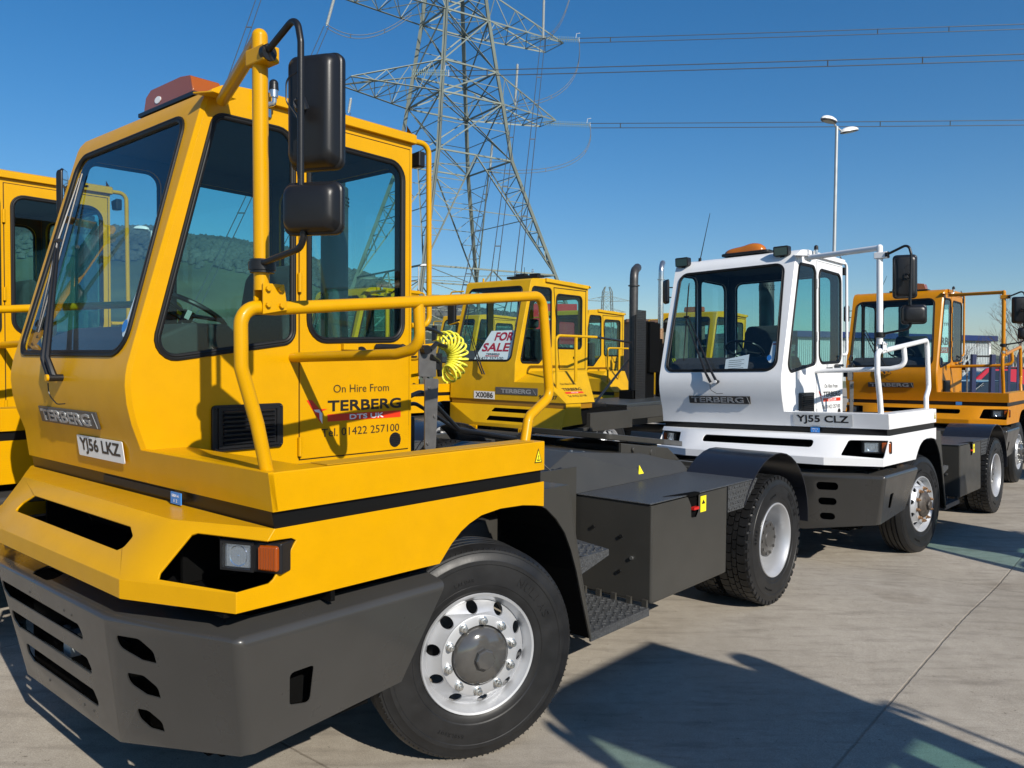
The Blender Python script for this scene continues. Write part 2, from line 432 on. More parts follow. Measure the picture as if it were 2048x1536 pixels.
        hbm.obj('hub', mat('hub_dull', (.06, .05, .042), .5, noise_amt=.4, noise_scale=30) if rusty else mat('hub_grey', (.065, .063, .06), .12, coat=.6, spec=.6, noise_amt=.1), rim, ang=22)
    else:
        mb.lathe([(.285, tw - .02), (.298, tw - .012), (.302, tw + .002), (.298, tw + .009), (.288, tw + .006), (.272, tw - .02), (.262, tw - .05), (.258, tw - .09), (.262, tw - .11), (.255, -.02), (.252, -.07), (.215, -.105), (.14, -.11), (.10, -.09)], c, A, n=72)
        rim = mb.obj('rim', RIM, tyre, ang=35)
        mb = MB(); mb.lathe([(.140, -.11), (.138, .050), (.146, .055), (.146, .072), (.136, .080), (.07, .082), (.065, .090), (0, .091)], c, A, n=40)
        for k in range(10):
            a = 2 * PI * k / 10; p = c + V((.120 * math.cos(a), s * .078, .120 * math.sin(a)))
            mb.lathe([(0, 0), (.012, 0), (.012, .010), (0, .011)], p, A, n=8)
        mb.obj('hub', mat('hub_paint', (.05, .048, .045), .38, coat=.2), rim, ang=28)
    return tyre

def winloop(kind):
    if kind == 1: return fillet([V(p) for p in ((-.405, 0, 3.128), (-.838, 0, 3.135), (-.838, 0, 2.050), (-.085, 0, 1.945))], [.07, .09, .07, .085], 6)
    return fillet([V(p) for p in ((-.926, 0, 3.115), (-1.583, 0, 3.105), (-1.583, 0, 2.075), (-.926, 0, 2.055))], [.09, .10, .10, .11], 6)
WSLOOP = [(-1.165, 3.118), (.098, 3.128), (.150, 1.978), (-1.175, 1.978)]
CABP = [(-.07, 1.397), (-.05, 1.545), (-.009, 1.662), (.012, 1.752), (.020, 1.835), (.017, 1.885), (.0086, 1.933), (-.346, 3.170), (-.362, 3.205), (-.392, 3.243), (-.44, 3.272), (-.51, 3.287), (-.62, 3.295), (-1.655, 3.300)]

def duplicate_loop(loop, y): return [V((p.x, y, p.z)) for p in loop]

def tractor(key, label, group, paint=YEL, ink=INKB, opts=()):
    o = dict(plate=None, platepos='cab', beacon='box', lamps=False, detail=True, rusty=False, hire=True, slot=False, ovals='leaf')
    o.update(dict(opts))
    root = thing('yard_tractor', label, 'yard tractor', group, mw=pose(*PO[key]) if isinstance(key, str) else key)
    D = o['detail']
    inref = (-.8, -.5, 2.2); YS = .235
    # ---- cab shell
    mb = MB()
    for i in range(len(CABP) - 1):
        (x0, z0), (x1, z1) = CABP[i], CABP[i + 1]
        q = [(x0, -1.25, z0), (x0, .215 if i > 0 else 1.25, z0), (x1, .215 if i > 0 else 1.25, z1), (x1, -1.25, z1)]
        if i == 0:
            mb.face([[(x0, -1.25, z0), (x0, 1.25, z0), (x1, 1.25, z1), (x1, .215, z1), (x1, -1.25, z1)]], inref)
        elif i == 6:
            hole = fillet([ws(y, z) for y, z in WSLOOP], [.10, .10, .115, .09], 6)
            mb.face([q, hole], inref)
        else: mb.face([q], inref)
    side = [V((x, YS, z)) for x, z in CABP[1:]] + [V((-1.655, YS, 1.40)), V((-.05, YS, 1.40))]
    # slight bevel strip between the front sheet and the side sheet
    pts = CABP[1:]
    strip = .018
    sideo = [V((x - strip, YS, z)) for x, z in pts[:7]] + [V((x, YS, z)) for x, z in pts[7:]]
    for i in range(6, len(pts)): pass
    so = [V((x - (strip if i < 8 else 0), YS, z - (0 if i < 8 else .012 * 0))) for i, (x, z) in enumerate(pts)]
    for i in range(len(pts) - 1):
        a, b = pts[i], pts[i + 1]
        mb.face([[(a[0], .215, a[1]), (b[0], .215, b[1]), so[i + 1]]], inref)
        mb.face([[(a[0], .215, a[1]), so[i + 1], so[i]]], inref)
    door = [V((-.868, YS, 3.205)), V((-1.640, YS, 3.205)), V((-1.640, YS, 1.425)), V((-.868, YS, 1.425))]
    outer = so + [V((-1.655, YS, 1.40)), V((-.068, YS, 1.40))]
    mb.face([outer, duplicate_loop(winloop(1), YS), door], (-.8, 0, 2.2))
    ro = [V((x, -1.25, z)) for x, z in CABP] + [V((-1.655, -1.25, 1.397))]
    mb.face([ro, duplicate_loop(winloop(1), -1.25), duplicate_loop(winloop(2), -1.25)], (-.8, 0, 2.2))
    rw = fillet([V((-1.655, y, z)) for y, z in ((-1.13, 3.12), (.11, 3.12), (.11, 2.03), (-1.13, 2.03))], .09, 5)
    mb.face([[(-1.655, -1.25, 1.397), (-1.655, YS, 1.397), (-1.655, YS, 3.30), (-1.655, -1.25, 3.30)], rw], inref)
    cab = mb.obj('cab', paint, root, solid=.022, bevel=.007, seg=2, ang=20)
    # roof cap with a drip lip over the door
    mb = MB(); mb.prism([(-.62, YS - .01, 3.303), (-.60, YS + .012, 3.296), (-.60, YS + .032, 3.285), (-.60, YS + .032, 3.236), (-.60, YS - .005, 3.240)], (-1.066, 0, 0))
    mb.prism([(-.62, -1.24, 3.303), (-.60, -1.262, 3.296), (-.60, -1.28, 3.285), (-.60, -1.28, 3.236), (-.60, -1.245, 3.240)], (-1.066, 0, 0))
    mb.prism([(-1.655, .25, 3.300), (-1.675, .25, 3.29), (-1.675, .25, 3.236), (-1.655, .25, 3.236)], (0, -1.52, 0))
    mb.obj('roof_gutter', paint, cab, bevel=.005, merge=False)
    # door
    mb = MB(); yo = YS + .006
    mb.face([[(-.874, yo, 3.199), (-1.634, yo, 3.199), (-1.634, yo, 1.431), (-.874, yo, 1.431)], duplicate_loop(winloop(2), yo)], (-1, 0, 2))
    dr = mb.obj('door', paint, root, solid=.03, bevel=.004, ang=20)
    MB().box((-1.645, YS - .035, 1.42), (-.864, YS - .032, 3.21)).obj('door_seal', BLK, dr) if False else None
    mb = MB(); mb.ring([V((-.872, yo - .012, 3.203)), V((-1.637, yo - .012, 3.203)), V((-1.637, yo - .012, 1.427)), V((-.872, yo - .012, 1.427))], (0, 1, 0), [(-.012, 0), (-.012, .004), (.012, .004), (.012, 0)])
    mb.obj('door_seal', BLK, dr)
    for z in (2.95, 2.36, 1.50): MB().cyl((-.868, YS + .014, z - .05), (-.868, YS + .014, z + .05), .011, n=10).obj('hinge', paint, dr)
    mb = MB(); mb.tube([(-1.37, yo + .012, 2.035), (-1.385, yo + .035, 2.035), (-1.555, yo + .032, 2.037), (-1.575, yo + .03, 2.037)], [.012, .014, .012, .009], n=10, flat=1.3)
    mb.ball((-1.555, yo + .03, 2.036), .017); mb.obj('door_handle', BLKP, dr)
    MB().cyl((-1.273, yo - .01, 1.995), (-1.273, yo + .008, 1.995), .038, n=24).obj('door_lock', BLKP, dr)
    MB().box((-1.235, yo, 2.012), (-1.135, yo + .028, 2.046)).obj('latch_bracket', paint, dr, bevel=.003)
    mb = MB(); mb.cyl((-1.525, yo - .01, 1.490), (-1.525, yo + .003, 1.490), .043, n=28)
    for k in range(6): mb.box((-1.56, yo + .003, 1.462 + k * .011), (-1.49, yo + .006, 1.466 + k * .011))
    mb.obj('vent_grommet', BLKP, dr)
    # windows
    def window(loop, y, par, sgn):
        L = duplicate_loop(loop, y)
        g = MB().face([L], (-.8, y - sgn, 2)).obj('window', GLS, par, smooth=False)
        MB().ring(L, (0, sgn, 0), GASK).obj('window_gasket', BLK, g, ang=60)
    window(winloop(1), YS - .002, root, 1); window(winloop(2), yo - .002, dr, 1)
    window(winloop(1), -1.248, root, -1); window(winloop(2), -1.248, root, -1)
    g = MB().face([[p + V((.002, 0, 0)) for p in rw]], (0, -.5, 2)).obj('rear_window', GLS, root, smooth=False)
    MB().ring(rw, (-1, 0, 0), GASK).obj('window_gasket', BLK, g, ang=60)
    wl = fillet([ws(y, z) for y, z in WSLOOP], [.10, .10, .115, .09], 6)
    g = MB().face([[p - WN * .003 for p in wl]], inref).obj('windscreen', GLW, root, smooth=False)
    MB().ring(wl, WN, GASK).obj('window_gasket', BLK, g, ang=60)
    if D:   # tax disc holder sticker on the inside of the glass
        st = fillet([ws(y, z, -.010) for y, z in ((.075, 2.285), (.125, 2.285), (.105, 2.06), (.045, 2.06))], [.004, .004, .03, .03], 5)
        sk = MB().face([st], inref).obj('tax_disc', CARD, root, smooth=False)
        MB().face([[ws(.055 + .026 * math.cos(t * PI / 10), 2.112 + .03 * math.sin(t * PI / 10), -.0085) for t in range(20)]], inref).obj('disc_print', BLUE, sk, smooth=False)
        MB().face([[ws(y, z, -.0085) for y, z in ((.078, 2.265), (.118, 2.265), (.117, 2.25), (.078, 2.25))]], inref).obj('sticker_print', REDP, sk, smooth=False)
    # ---- interior
    mb = MB()
    mb.box((-1.63, -1.225, 3.20), (-.50, .20, 3.25)); mb.box((-1.635, -1.225, 1.41), (-.10, .21, 1.44))
    LY = YS - .026
    def inset(y, sgn, loops, xr=(-1.628, -.03)):
        prof = [V((x - .03, y, z)) for x, z in CABP[2:8]] + [V((-.43, y, 3.2)), V((-1.628, y, 3.2)), V((-1.628, y, 1.44)), V((-.08, y, 1.44))]
        mb.face([prof] + [duplicate_loop(l, y) for l in loops], (-.8, y - sgn, 2))
    inset(-1.224, 1, [winloop(1), winloop(2)]); inset(LY - .012, -1, [winloop(1), winloop(2)])
    mb.face([[(-1.63, -1.224, 1.44), (-1.63, LY, 1.44), (-1.63, LY, 3.2), (-1.63, -1.224, 3.2)], [V((-1.63, p.y, p.z)) for p in rw]], (-3, 0, 2))
    mb.face([[ws(-1.224, 1.93, -.03), ws(LY, 1.93, -.03), ws(LY, 3.17, -.03), ws(-1.224, 3.17, -.03)], [p - WN * .03 for p in wl]], (2, 0, 2))
    lin = mb.obj('cab_lining', LINER, root, merge=False, smooth=False)
    mb = MB(); mb.prism([(-.13, -1.2, 1.45), (-.06, -1.2, 1.90), (-.14, -1.2, 2.06), (-.30, -1.2, 2.13), (-.50, -1.2, 2.13), (-.58, -1.2, 2.05), (-.40, -1.2, 1.45)], (0, 1.39, 0))
    mb.obj('dashboard', LINER, root, bevel=.02)
    mb = MB(); mb.box((-1.24, -.76, 1.86), (-.76, -.28, 1.99)); mb.prism([(-1.20, -.79, 1.95), (-1.06, -.79, 1.95), (-1.14, -.77, 2.46), (-1.21, -.75, 2.54), (-1.30, -.77, 2.48)], (0, .54, 0)); mb.box((-1.15, -.66, 1.44), (-.85, -.38, 1.86))
    mb.obj('seat', SEATM, root, bevel=.04, seg=3, merge=False)
    mb = MB(); Mx = Matrix.Translation((-.66, -.52, 2.22)) @ Matrix.Rotation(R(-28), 4, 'Y')
    mb.tube([Mx @ V((.21 * math.cos(2 * PI * k / 32), .21 * math.sin(2 * PI * k / 32), 0)) for k in range(32)], .014, closed=True, n=8)
    for k in range(3): mb.tube([Mx @ V((0, 0, -.02)), Mx @ V((.2 * math.cos(2.1 * k), .2 * math.sin(2.1 * k), 0))], .011, n=6)
    mb.tube([Mx @ V((0, 0, 0)), (-.45, -.52, 1.8)], .035, n=8); mb.obj('steering_wheel', BLKP, root, merge=False)
    # ---- wiper
    def W2(y, z, off=.03): return ws(y, z, off)
    wp = MB()
    piv1, piv2 = V((.055, -.50, 1.858)), V((.05, -.575, 1.85))
    h = W2(-.98, 2.59, .045)
    for pv, dy in ((piv1, .02), (piv2, -.02)):
        wp.tube([pv, pv + V((.015, -.05, .10)), h + V((0, dy, 0))], [.017, .014, .006], n=8)
    wp.tube([h + V((0, .03, 0)), h - V((0, .03, 0))], .012, n=8)
    wp.tube([W2(-1.03, 2.97, .02), h, W2(-.955, 2.12, .02)], [.004, .008, .004], n=6)
    wp.tube([W2(-1.03, 3.00, .012), W2(-.955, 2.09, .012)], .006, n=6)
    wo_ = wp.obj('wiper', BLKP, root, merge=False)
    MB().cyl(piv1 + V((-.04, 0, 0)), piv1 + V((.03, 0, 0)), .018, n=14).obj('wiper_pivot', BLKP, wo_)
    MB().cyl(piv1 + V((.03, 0, 0)), piv1 + V((.042, 0, 0)), .017, n=14).obj('pivot_cap', paint, wo_)
    MB().tube([piv2 + V((.01, 0, -.02)), (.055, -.58, 1.77), (.045, -.50, 1.725), (.03, -.44, 1.73)], .003, .05, n=6).obj('washer_pipe', BLKP, wo_)
    # ---- badge and plates
    bx = .022
    def cabx(z):
        for i in range(len(CABP) - 1):
            if CABP[i][1] <= z <= CABP[i + 1][1]:
                t = (z - CABP[i][1]) / (CABP[i + 1][1] - CABP[i][1]); return CABP[i][0] + t * (CABP[i + 1][0] - CABP[i][0])
        return 0
    za, zb = 1.617, 1.700; xa, xb = cabx(za) + .010, cabx(zb) + .006
    if not o['slot'] or True:
        vv = V((xb - xa, 0, zb - za)).normalized(); nn = V((0, 1, 0)).cross(vv)
        Mb = Matrix((nn, (0, 1, 0), vv)).transposed().to_4x4(); Mb.translation = V((xa, -.870, za))
        bd = MB().box((-.006, 0, 0), (.004, .735, .086), Mb).obj('name_badge', BADGE, root, bevel=.003)
        text(bd, 'badge_lettering', 'TERBERG', Mb @ V((.0042, .035, .014)), (0, 1, 0), vv, .62, .058, BADL, .005, fat=.0022)
        MB().bar(Mb @ V((.005, .700, .080)), Mb @ V((.005, .724, .006)), .0025, .003).obj('badge_stripe', BADL, bd)
    def plate(o0, u, v, w, h, txt, base=PLW):
        u, v = V(u).normalized(), V(v).normalized(); n = u.cross(v); Mp = Matrix((u, v, n)).transposed().to_4x4(); Mp.translation = V(o0)
        pl = MB().prism([Mp @ p for p in fillet([V((0, 0, 0)), V((w, 0, 0)), V((w, h, 0)), V((0, h, 0))], .008, 3)], n * .003).obj('number_plate', base, root)
        text(pl, 'plate_lettering', txt, Mp @ V((w * .07, h * .14, .0032)), u, v, w * .86, h * .74, INKB, .0012, fat=.0022)
    if o['plate'] and o['platepos'] == 'cab':
        z0, z1 = 1.468, 1.572; x0 = cabx(z0) + .012; x1 = cabx(z1) + .006
        plate((x0, -.465, z0), (0, 1, 0), (x1 - x0, 0, z1 - z0), .525, .105, o['plate'])
    if o['plate'] and o['platepos'] == 'deck':
        plate((cabx(1.41) + .004, .315, 1.412), (0, 1, 0), (.02, 0, .148), .60, .118, o['plate'], mat('clear_plate', (.52, .53, .53), .3))
    if o.get('stickerblue', True):
        bs = MB().box((-.052, .500, 1.342), (-.0475, .590, 1.392)).obj('blue_sticker', BLUE, root)
        if D: text(bs, 'sticker_print', 'SR01-6', (-.047, .512, 1.372), (0, 1, 0), (0, 0, 1), .06, .012, INKW, .0006); text(bs, 'sticker_print', '1 2', (-.047, .53, 1.350), (0, 1, 0), (0, 0, 1), .03, .013, INKW, .0006)
    # ---- deck
    mb = MB(); rf = (-.8, .6, 1.47)
    xr = -1.675
    for s in (1, -1):
        mb.face([[(-.07, s * 1.25, 1.397), (xr, s * 1.25, 1.397), (xr, s * 1.25, 1.545), (-.05, s * 1.25, 1.545)]], rf)
    mb.face([[(-.05, YS + .002, 1.545), (-.05, 1.25, 1.545), (xr, 1.25, 1.545), (xr, 1.12, 1.545), (-.27, 1.12, 1.545), (-.27, YS + .002, 1.545)]], rf)
    mb.face([[(-.27, YS + .002, 1.545), (-.27, 1.12, 1.545), (-.27, 1.12, 1.41), (-.27, YS + .002, 1.41)]], (0, .6, 1.47))
    mb.face([[(-.27, 1.12, 1.545), (xr, 1.12, 1.545), (xr, 1.12, 1.41), (-.27, 1.12, 1.41)]], (-.8, 1.2, 1.47))
    mb.face([[(xr, 1.25, 1.397), (xr, 1.25, 1.545), (xr, 1.12, 1.545), (xr, 1.12, 1.397)]], rf)
    dk = mb.obj('deck', paint, root, bevel=.006, ang=20)
    MB().box((xr, YS + .01, 1.395), (-.27, 1.12, 1.408)).obj('deck_floor', GRYT, root)
    MB().box((-1.60, 1.128, 1.547), (-.32, 1.238, 1.5495)).obj('deck_tread', YELT if paint is not WHI else WHI, dk)
    mb = MB(); mb.face([[(-.09, -1.23, 1.32), (-.09, 1.23, 1.32), (-.075, 1.23, 1.41), (-.075, -1.23, 1.41)]], rf)
    for s in (1, -1): mb.face([[(-.09, s * 1.23, 1.32), (xr + .01, s * 1.23, 1.32), (xr + .01, s * 1.23, 1.41), (-.075, s * 1.23, 1.41)]], rf)
    mb.face([[(xr + .01, 1.23, 1.32), (xr + .01, 1.23, 1.41), (xr + .01, -1.23, 1.41), (xr + .01, -1.23, 1.32)]], rf)
    mb.obj('gap_strip', BLKG, root, smooth=False)
    MB().box((-.095, -.245, 1.352), (-.073, .46, 1.386)).obj('air_slot', BLK, root)
    # ---- lower front body
    mb = MB(); rf = (-.5, 0, 1.2)
    T1 = V((.100, .81, 1.335)); F1 = V((.279, .757, 1.125)); C1 = V((-.07, 1.25, 1.335)); C2 = V((.079, 1.25, 1.125))
    fn = (F1 - T1).cross(C2 - T1).normalized()
    def FB(x, z_, y=None):                                   # project a point on to the facet plane (solve x)
        p = V((0, x, z_)); q = T1; return V((q.x - (fn.y * (p.y - q.y) + fn.z * (p.z - q.z)) / fn.x, p.y, p.z))
    C1 = FB(1.25, 1.335)
    mb.face([[C1, T1, (T1.x, -T1.y, T1.z), (C1.x, -C1.y, C1.z)]], (-.2, 0, 0))
    if o['slot']: gl = fillet([V((.279 - (z - 1.125) * .8524, y, z)) for y, z in ((-.60, 1.212), (-.60, 1.283), (.61, 1.283), (.61, 1.212))], .034, 6)
    else: gl = fillet([V((.279 - (z - 1.125) * .8524, y, z)) for y, z in ((-.585, 1.203), (-.575, 1.238), (-.515, 1.278), (.555, 1.278), (.63, 1.252), (.622, 1.214), (.590, 1.199))], .014, 3)
    mb.face([[T1, F1, (F1.x, -F1.y, F1.z), (T1.x, -T1.y, T1.z)], gl], rf)
    sd = [(-.83, 1.045), (-.925, 1.043), (-.965, 1.085), (-1.004, 1.125), (-1.06, 1.168), (-1.119, 1.198), (-1.20, 1.225), (-1.329, 1.238), (-1.50, 1.232), (-1.60, 1.218), (-1.672, 1.204), (-1.672, 1.335)]
    for s in (1, -1):
        m_ = lambda p: V((p[0], p[1] * s, p[2]))
        hu, hl = FB(1.25, 1.293), FB(1.25, 1.130)
        inner = [FB(.915, 1.141), FB(.905, 1.160), FB(.932, 1.290), FB(.952, 1.298)]
        if o['slot']: inner = [FB(.90, 1.150), FB(.895, 1.165), FB(.925, 1.283), FB(.94, 1.292)]
        mb.face([[m_(p) for p in [T1, F1, C2, hl] + inner + [hu, C1]]], rf)
        if o['slot']: so_ = [V((-.075, 1.25, 1.292)), V((.04, 1.25, 1.150))]
        else: so_ = [V((-.150, 1.25, 1.288)), V((-.171, 1.25, 1.276)), V((-.072, 1.25, 1.146)), V((-.055, 1.25, 1.135))]
        mb.face([[m_(p) for p in [C1, hu] + so_ + [hl, C2, V((C2.x, 1.25, 1.052))]] + [V((x, s * 1.25, z)) for x, z in sd]], rf)
        mb.face([[m_(p) for p in [F1, C2, V((C2.x, 1.25, 1.052)), V((F1.x, F1.y, 1.052))]]], rf)
    mb.face([[F1, (F1.x, -F1.y, F1.z), (F1.x, -F1.y, 1.052), (F1.x, F1.y, 1.052)]], rf)
    lb = mb.obj('lower_body', paint, root, solid=.010, bevel=.005, ang=20)
    mb = MB(); mb.box((-.36, -1.235, 1.0), (-.34, 1.235, 1.33)); mb.box((-.34, -1.2, 1.03), (.10, 1.2, 1.045)); mb.box((-.34, -.74, 1.05), (.02, -.72, 1.32)); mb.box((-.34, .72, 1.05), (.02, .74, 1.32))  # frame plus dark plates added so the body openings look shaded
    mb.box((-1.66, -1.235, 1.30), (-.36, 1.235, 1.325)); mb.box((-1.3, -.75, .45), (-.34, .75, 1.0)); mb.box((-1.655, 1.0, 1.24), (-.95, 1.235, 1.26)); mb.box((-1.655, -1.235, 1.24), (-.95, -1.0, 1.26))
    mb.cyl((-.15, -.5, 1.16), (-.15, .45, 1.16), .05); mb.box((-.1, .30, 1.10), (.02, .44, 1.2))
    mb.obj('front_frame_dark_fill', INN, root, merge=False)
    if D: MB().tube([(-.02, .52, 1.15), (.06, .56, 1.17), (.09, .59, 1.20)], .012, .03, n=8).obj('red_pipe', REDP, root)
    # headlights
    for s in (1, -1):
        u = V((-.40, .917 * s, 0)); w = V((.917, .40 * s, 0)) ; c0 = V((.040, 1.045 * s, 1.163)) - w * .028
        Mh = Matrix((u, w, (0, 0, 1))).transposed().to_4x4(); Mh.translation = c0
        hb = MB().box((-.01, -.09, 0), (.262, .0, .118), Mh).obj('headlight', BLKP, root, bevel=.008, seg=3)
        MB().box((.016, -.004, .014), (.140, .004, .104), Mh).obj('reflector', REFL, hb, bevel=.002)
        mb = MB(); mb.ring([Mh @ V(p) for p in ((.012, .012, .010), (.144, .012, .010), (.144, .012, .108), (.012, .012, .108))], w, [(-.004, 0), (-.003, .007), (.005, .007), (.007, 0)])
        mb.obj('lamp_bezel', BLKP, hb)
        mb = MB(); mb.lathe([(.040, .006), (.028, -.0), (.006, -.0), (0, .012)], Mh @ V((.078, .0, .059)), w, n=24); mb.obj('bulb', REFL, hb)
        mb = MB(); mb.box((.014, .012, .012), (.142, .017, .106), Mh)
        for k in range(9): mb.box((.020 + k * .0135, .017, .018), (.024 + k * .0135, .0185, .100), Mh)
        mb.obj('lens', CLEAR, hb)
        mb = MB(); mb.box((.166, -.03, .010), (.252, .012, .108), Mh)
        hbi = mb.obj('indicator', ORG2, hb, bevel=.012, seg=3)
        mb = MB()
        for k in range(7): mb.box((.172 + k * .011, .0118, .018), (.1755 + k * .011, .0142, .100), Mh)
        mb.obj('indicator_rib', ORG2, hbi)
    # ---- bumper
    mb = MB(); rf = (-.4, 0, .7)
    A0, A1 = V((.285, .625, .952)), V((.182, .528, .392)); B0, B1 = V((.085, 1.272, .958)), V((-.030, 1.185, .480)); E0, E1 = V((-.945, 1.272, .958)), V((-.745, 1.185, .545))
    nA = (A1 - A0).cross(B0 - A0).normalized()
    def PA(y, z): return V((A0.x - (nA.y * (y - A0.y) + nA.z * (z - A0.z)) / nA.x, y, z))
    B1 = PA(1.185, .480)
    def PF(y, z): return V((.285 - (z - .952) * -.184, y, z))
    sl_ = []
    for (ya, yb_, zt, zb_) in ((-.60, .362, .868, .792), (-.55, .382, .725, .646), (-.44, .378, .580, .498)):
        sl_.append(fillet([PF(ya, zt), PF(yb_ - .03, zt - .012), PF(yb_, zb_ + .02), PF(yb_ - .02, zb_ - .005), PF(ya + .06, zb_), PF(ya, zb_ + .03)], .02, 3))
    mb.face([[PF(-.625, .952), PF(.625, .952), PF(.528, .392), PF(-.528, .392)]] + sl_, rf)
    for s in (1, -1):
        m_ = lambda p: V((p[0], p[1] * s, p[2]))
        ov = []
        for (y0, y1, zc, dz) in ((.672, .842, .842, .080), (.676, .816, .688, .074), (.678, .790, .536, .070)):
            if o['ovals'] == 'leaf': q = [PA(y0 - .008, zc + dz * .55), PA(y1 - .055, zc + dz * .6), PA(y1 + .005, zc + dz * .05), PA(y1 + .005, zc - dz * .58), PA(y1 - .07, zc - dz * .56), PA(y0 - .003, zc - dz * .1)]; ov.append([m_(p) for p in fillet(q, [.018, .05, .03, .006, .04, .04], 5)])
            else: q = [PA(y0, zc + dz * .5), PA(y1 + .02, zc + dz * .5), PA(y1 + .02, zc - dz * .5), PA(y0, zc - dz * .5)]; ov.append([m_(p) for p in fillet(q, .036, 6)])
        mb.face([[m_(p) for p in (A0, PF(.528, .392), B1, B0)]] + ov, rf)
        def PS(x, z): t = (z - .958) / (.480 - .958); return V((x, 1.272 - t * .087, z))
        hq = fillet([PS(-.150, .768), PS(-.262, .770), PS(-.262, .612), PS(-.165, .632)], .018, 3)
        mb.face([[m_(p) for p in (B0, B1, V((-.745, 1.185 + .012, .545)), E0)], [m_(p) for p in hq]], rf)
        mb.face([[m_(p) for p in (B0, E0, V((-.93, 1.14, .995)), V((-.04, 1.14, .995)))]], (0, 0, 0))
        mb.face([[m_(p) for p in (A0, B0, V((-.04, 1.14, .995)), V((.15, .56, .990)))]], (0, 0, 0))
    nt_ = fillet([V((.285 - t * .135, y, .952 + t * .038)) for y, t in ((-.27, .25), (-.03, .25), (-.05, .85), (-.25, .85))], .035, 4)
    mb.face([[A0, (A0.x, -A0.y, A0.z), (.15, -.56, .990), (.15, .56, .990)], nt_], (0, 0, 0))
    bm_ = mb.obj('bumper', BUMP, root, solid=.012, bevel=.034, seg=4, ang=24, merge=True, dissolve=True, pre=True)
    mb = MB(); mb.box((-.62, -1.12, .47), (-.10, 1.12, .93)); mb.box((-.10, -1.0, .42), (.0, 1.0, .93)); mb.box((.0, -.60, .39), (.03, .60, .93)); mb.box((.10, -.62, .40), (.12, .62, .92)); mb.box((-.3, -.9, .39), (.0, .9, .42)); mb.box((-.06, -1.2, .6), (.0, -.6, .68)); mb.box((.05, -.5, .55), (.13, .5, .60)); mb.box((.06, -.5, .74), (.13, .5, .78)); mb.cyl((.08, -.22, .66), (.16, -.22, .66), .05); mb.cyl((.05, .2, .5), (.05, .2, .9), .03)  # tow frame with plates added to stop sunlight passing the bumper slots
    mb.obj('tow_frame_light_block', INN, root, merge=False)
    mb = MB(); mb.cyl((.15, -.3, .67), (.15, .3, .67), .02, n=10); mb.box((.12, -.04, .62), (.19, .04, .72)); mb.cyl((.14, .12, .52), (.14, .2, .60), .018); mb.ball((.16, -.1, .70), .028)
    mb.obj('tow_pin', GALV, root, merge=False)
    if D:
        for (y, z) in ((.20, .888), (.28, .885), (.20, .455), (.30, .458), (-.2, .888), (-.2, .455)): MB().ball(PF(y, z), .007, sx=.5, n=6).obj('rivet', GRY, bm_)
    # ---- rear of the front wheel arch, steps, battery box
    mb = MB()
    for s in (1, -1):
        mb = MB()
        arch = [(-1.685, 1.290), (-1.890, 1.290), (-2.125, .385), (-2.085, .50), (-2.04, .63), (-1.985, .80), (-1.93, .93), (-1.875, 1.03), (-1.80, 1.115), (-1.71, 1.185), (-1.685, 1.195)]
        mb.prism([(x, s * 1.235, z) for x, z in arch], (0, -s * .012, 0))
        mb.prism([(-1.89, s * 1.235, 1.29), (-1.902, s * 1.235, 1.29), (-2.137, s * 1.235, .385), (-2.125, s * 1.235, .385)], (0, -s * .12, 0))
        inn = [(x, z) for x, z in arch[2:]]; ml = MB()
        for i in range(len(inn) - 1):
            (xa_, za_), (xb_, zb_) = inn[i], inn[i + 1]
            ml.prism([(xa_, s * 1.222, za_), (xb_, s * 1.222, zb_), (xb_ - .01, s * 1.222, zb_ + .01), (xa_ - .01, s * 1.222, za_ + .005)], (0, -s * .45, 0))
        mb.box((-1.89, min(s * .80, s * 1.23), 1.278), (-1.685, max(s * .80, s * 1.23), 1.290))
        mb.obj('arch_panel', GRY, root, bevel=.002, merge=False)
        ml.obj('arch_liner', INN, root, merge=False)
    mb = MB()
    mb.box((-2.775, .66, .398), (-2.14, 1.222, .41)); mb.box((-2.775, 1.21, .36), (-2.145, 1.222, .40))
    if D:
        for i in range(15):
            for j in range(13):
                px_, py_ = -2.745 + i * .041, .69 + j * .041 + (.0205 if i % 2 else 0)
                M = Matrix.Translation((px_, py_, .41)) @ Matrix.Rotation(R(45 if (i + j) % 2 else -45), 4, 'Z'); mb.box((-.013, -.004, 0), (.013, .004, .0045), M)
    mb.obj('step', GRYT, root, merge=False, smooth=False)
    mb = MB(); mb.prism([(-2.09, .68, .845), (-2.09, 1.20, .845), (-2.34, 1.20, .845), (-2.42, .9, .845), (-2.42, .68, .845)], (0, 0, .012)); mb.prism([(-2.05, 1.20, .857), (-2.34, 1.20, .857), (-2.34, 1.20, .82), (-2.07, 1.20, .76)], (0, .006, 0))
    if D:
        for i in range(7):
            for j in range(12):
                M = Matrix.Translation((-2.105 - i * .038, .71 + j * .041 + (.02 if i % 2 else 0), .857)) @ Matrix.Rotation(R(45 if (i + j) % 2 else -45), 4, 'Z'); mb.box((-.013, -.004, 0), (.013, .004, .0045), M)
    mb.obj('step', GRYT, root, merge=False, smooth=False)
    mb = MB(); mb.box((-2.76, .645, .37), (-2.10, .655, 1.25)); mb.box((-2.30, .66, .41), (-2.16, .90, .62))
    sb_ = mb.obj('step_backplate', GRY, root)
    if D: MB().cyl((-2.13, .78, .53), (-2.165, .78, .53), .045).obj('plate_hole', INN, sb_)
    mb = MB(); bx_ = fillet([V((-2.79, .62, .425)), V((-2.79, 1.225, .425)), V((-3.83, 1.225, .425)), V((-3.83, .62, .425))], [0, .025, .025, 0], 4)
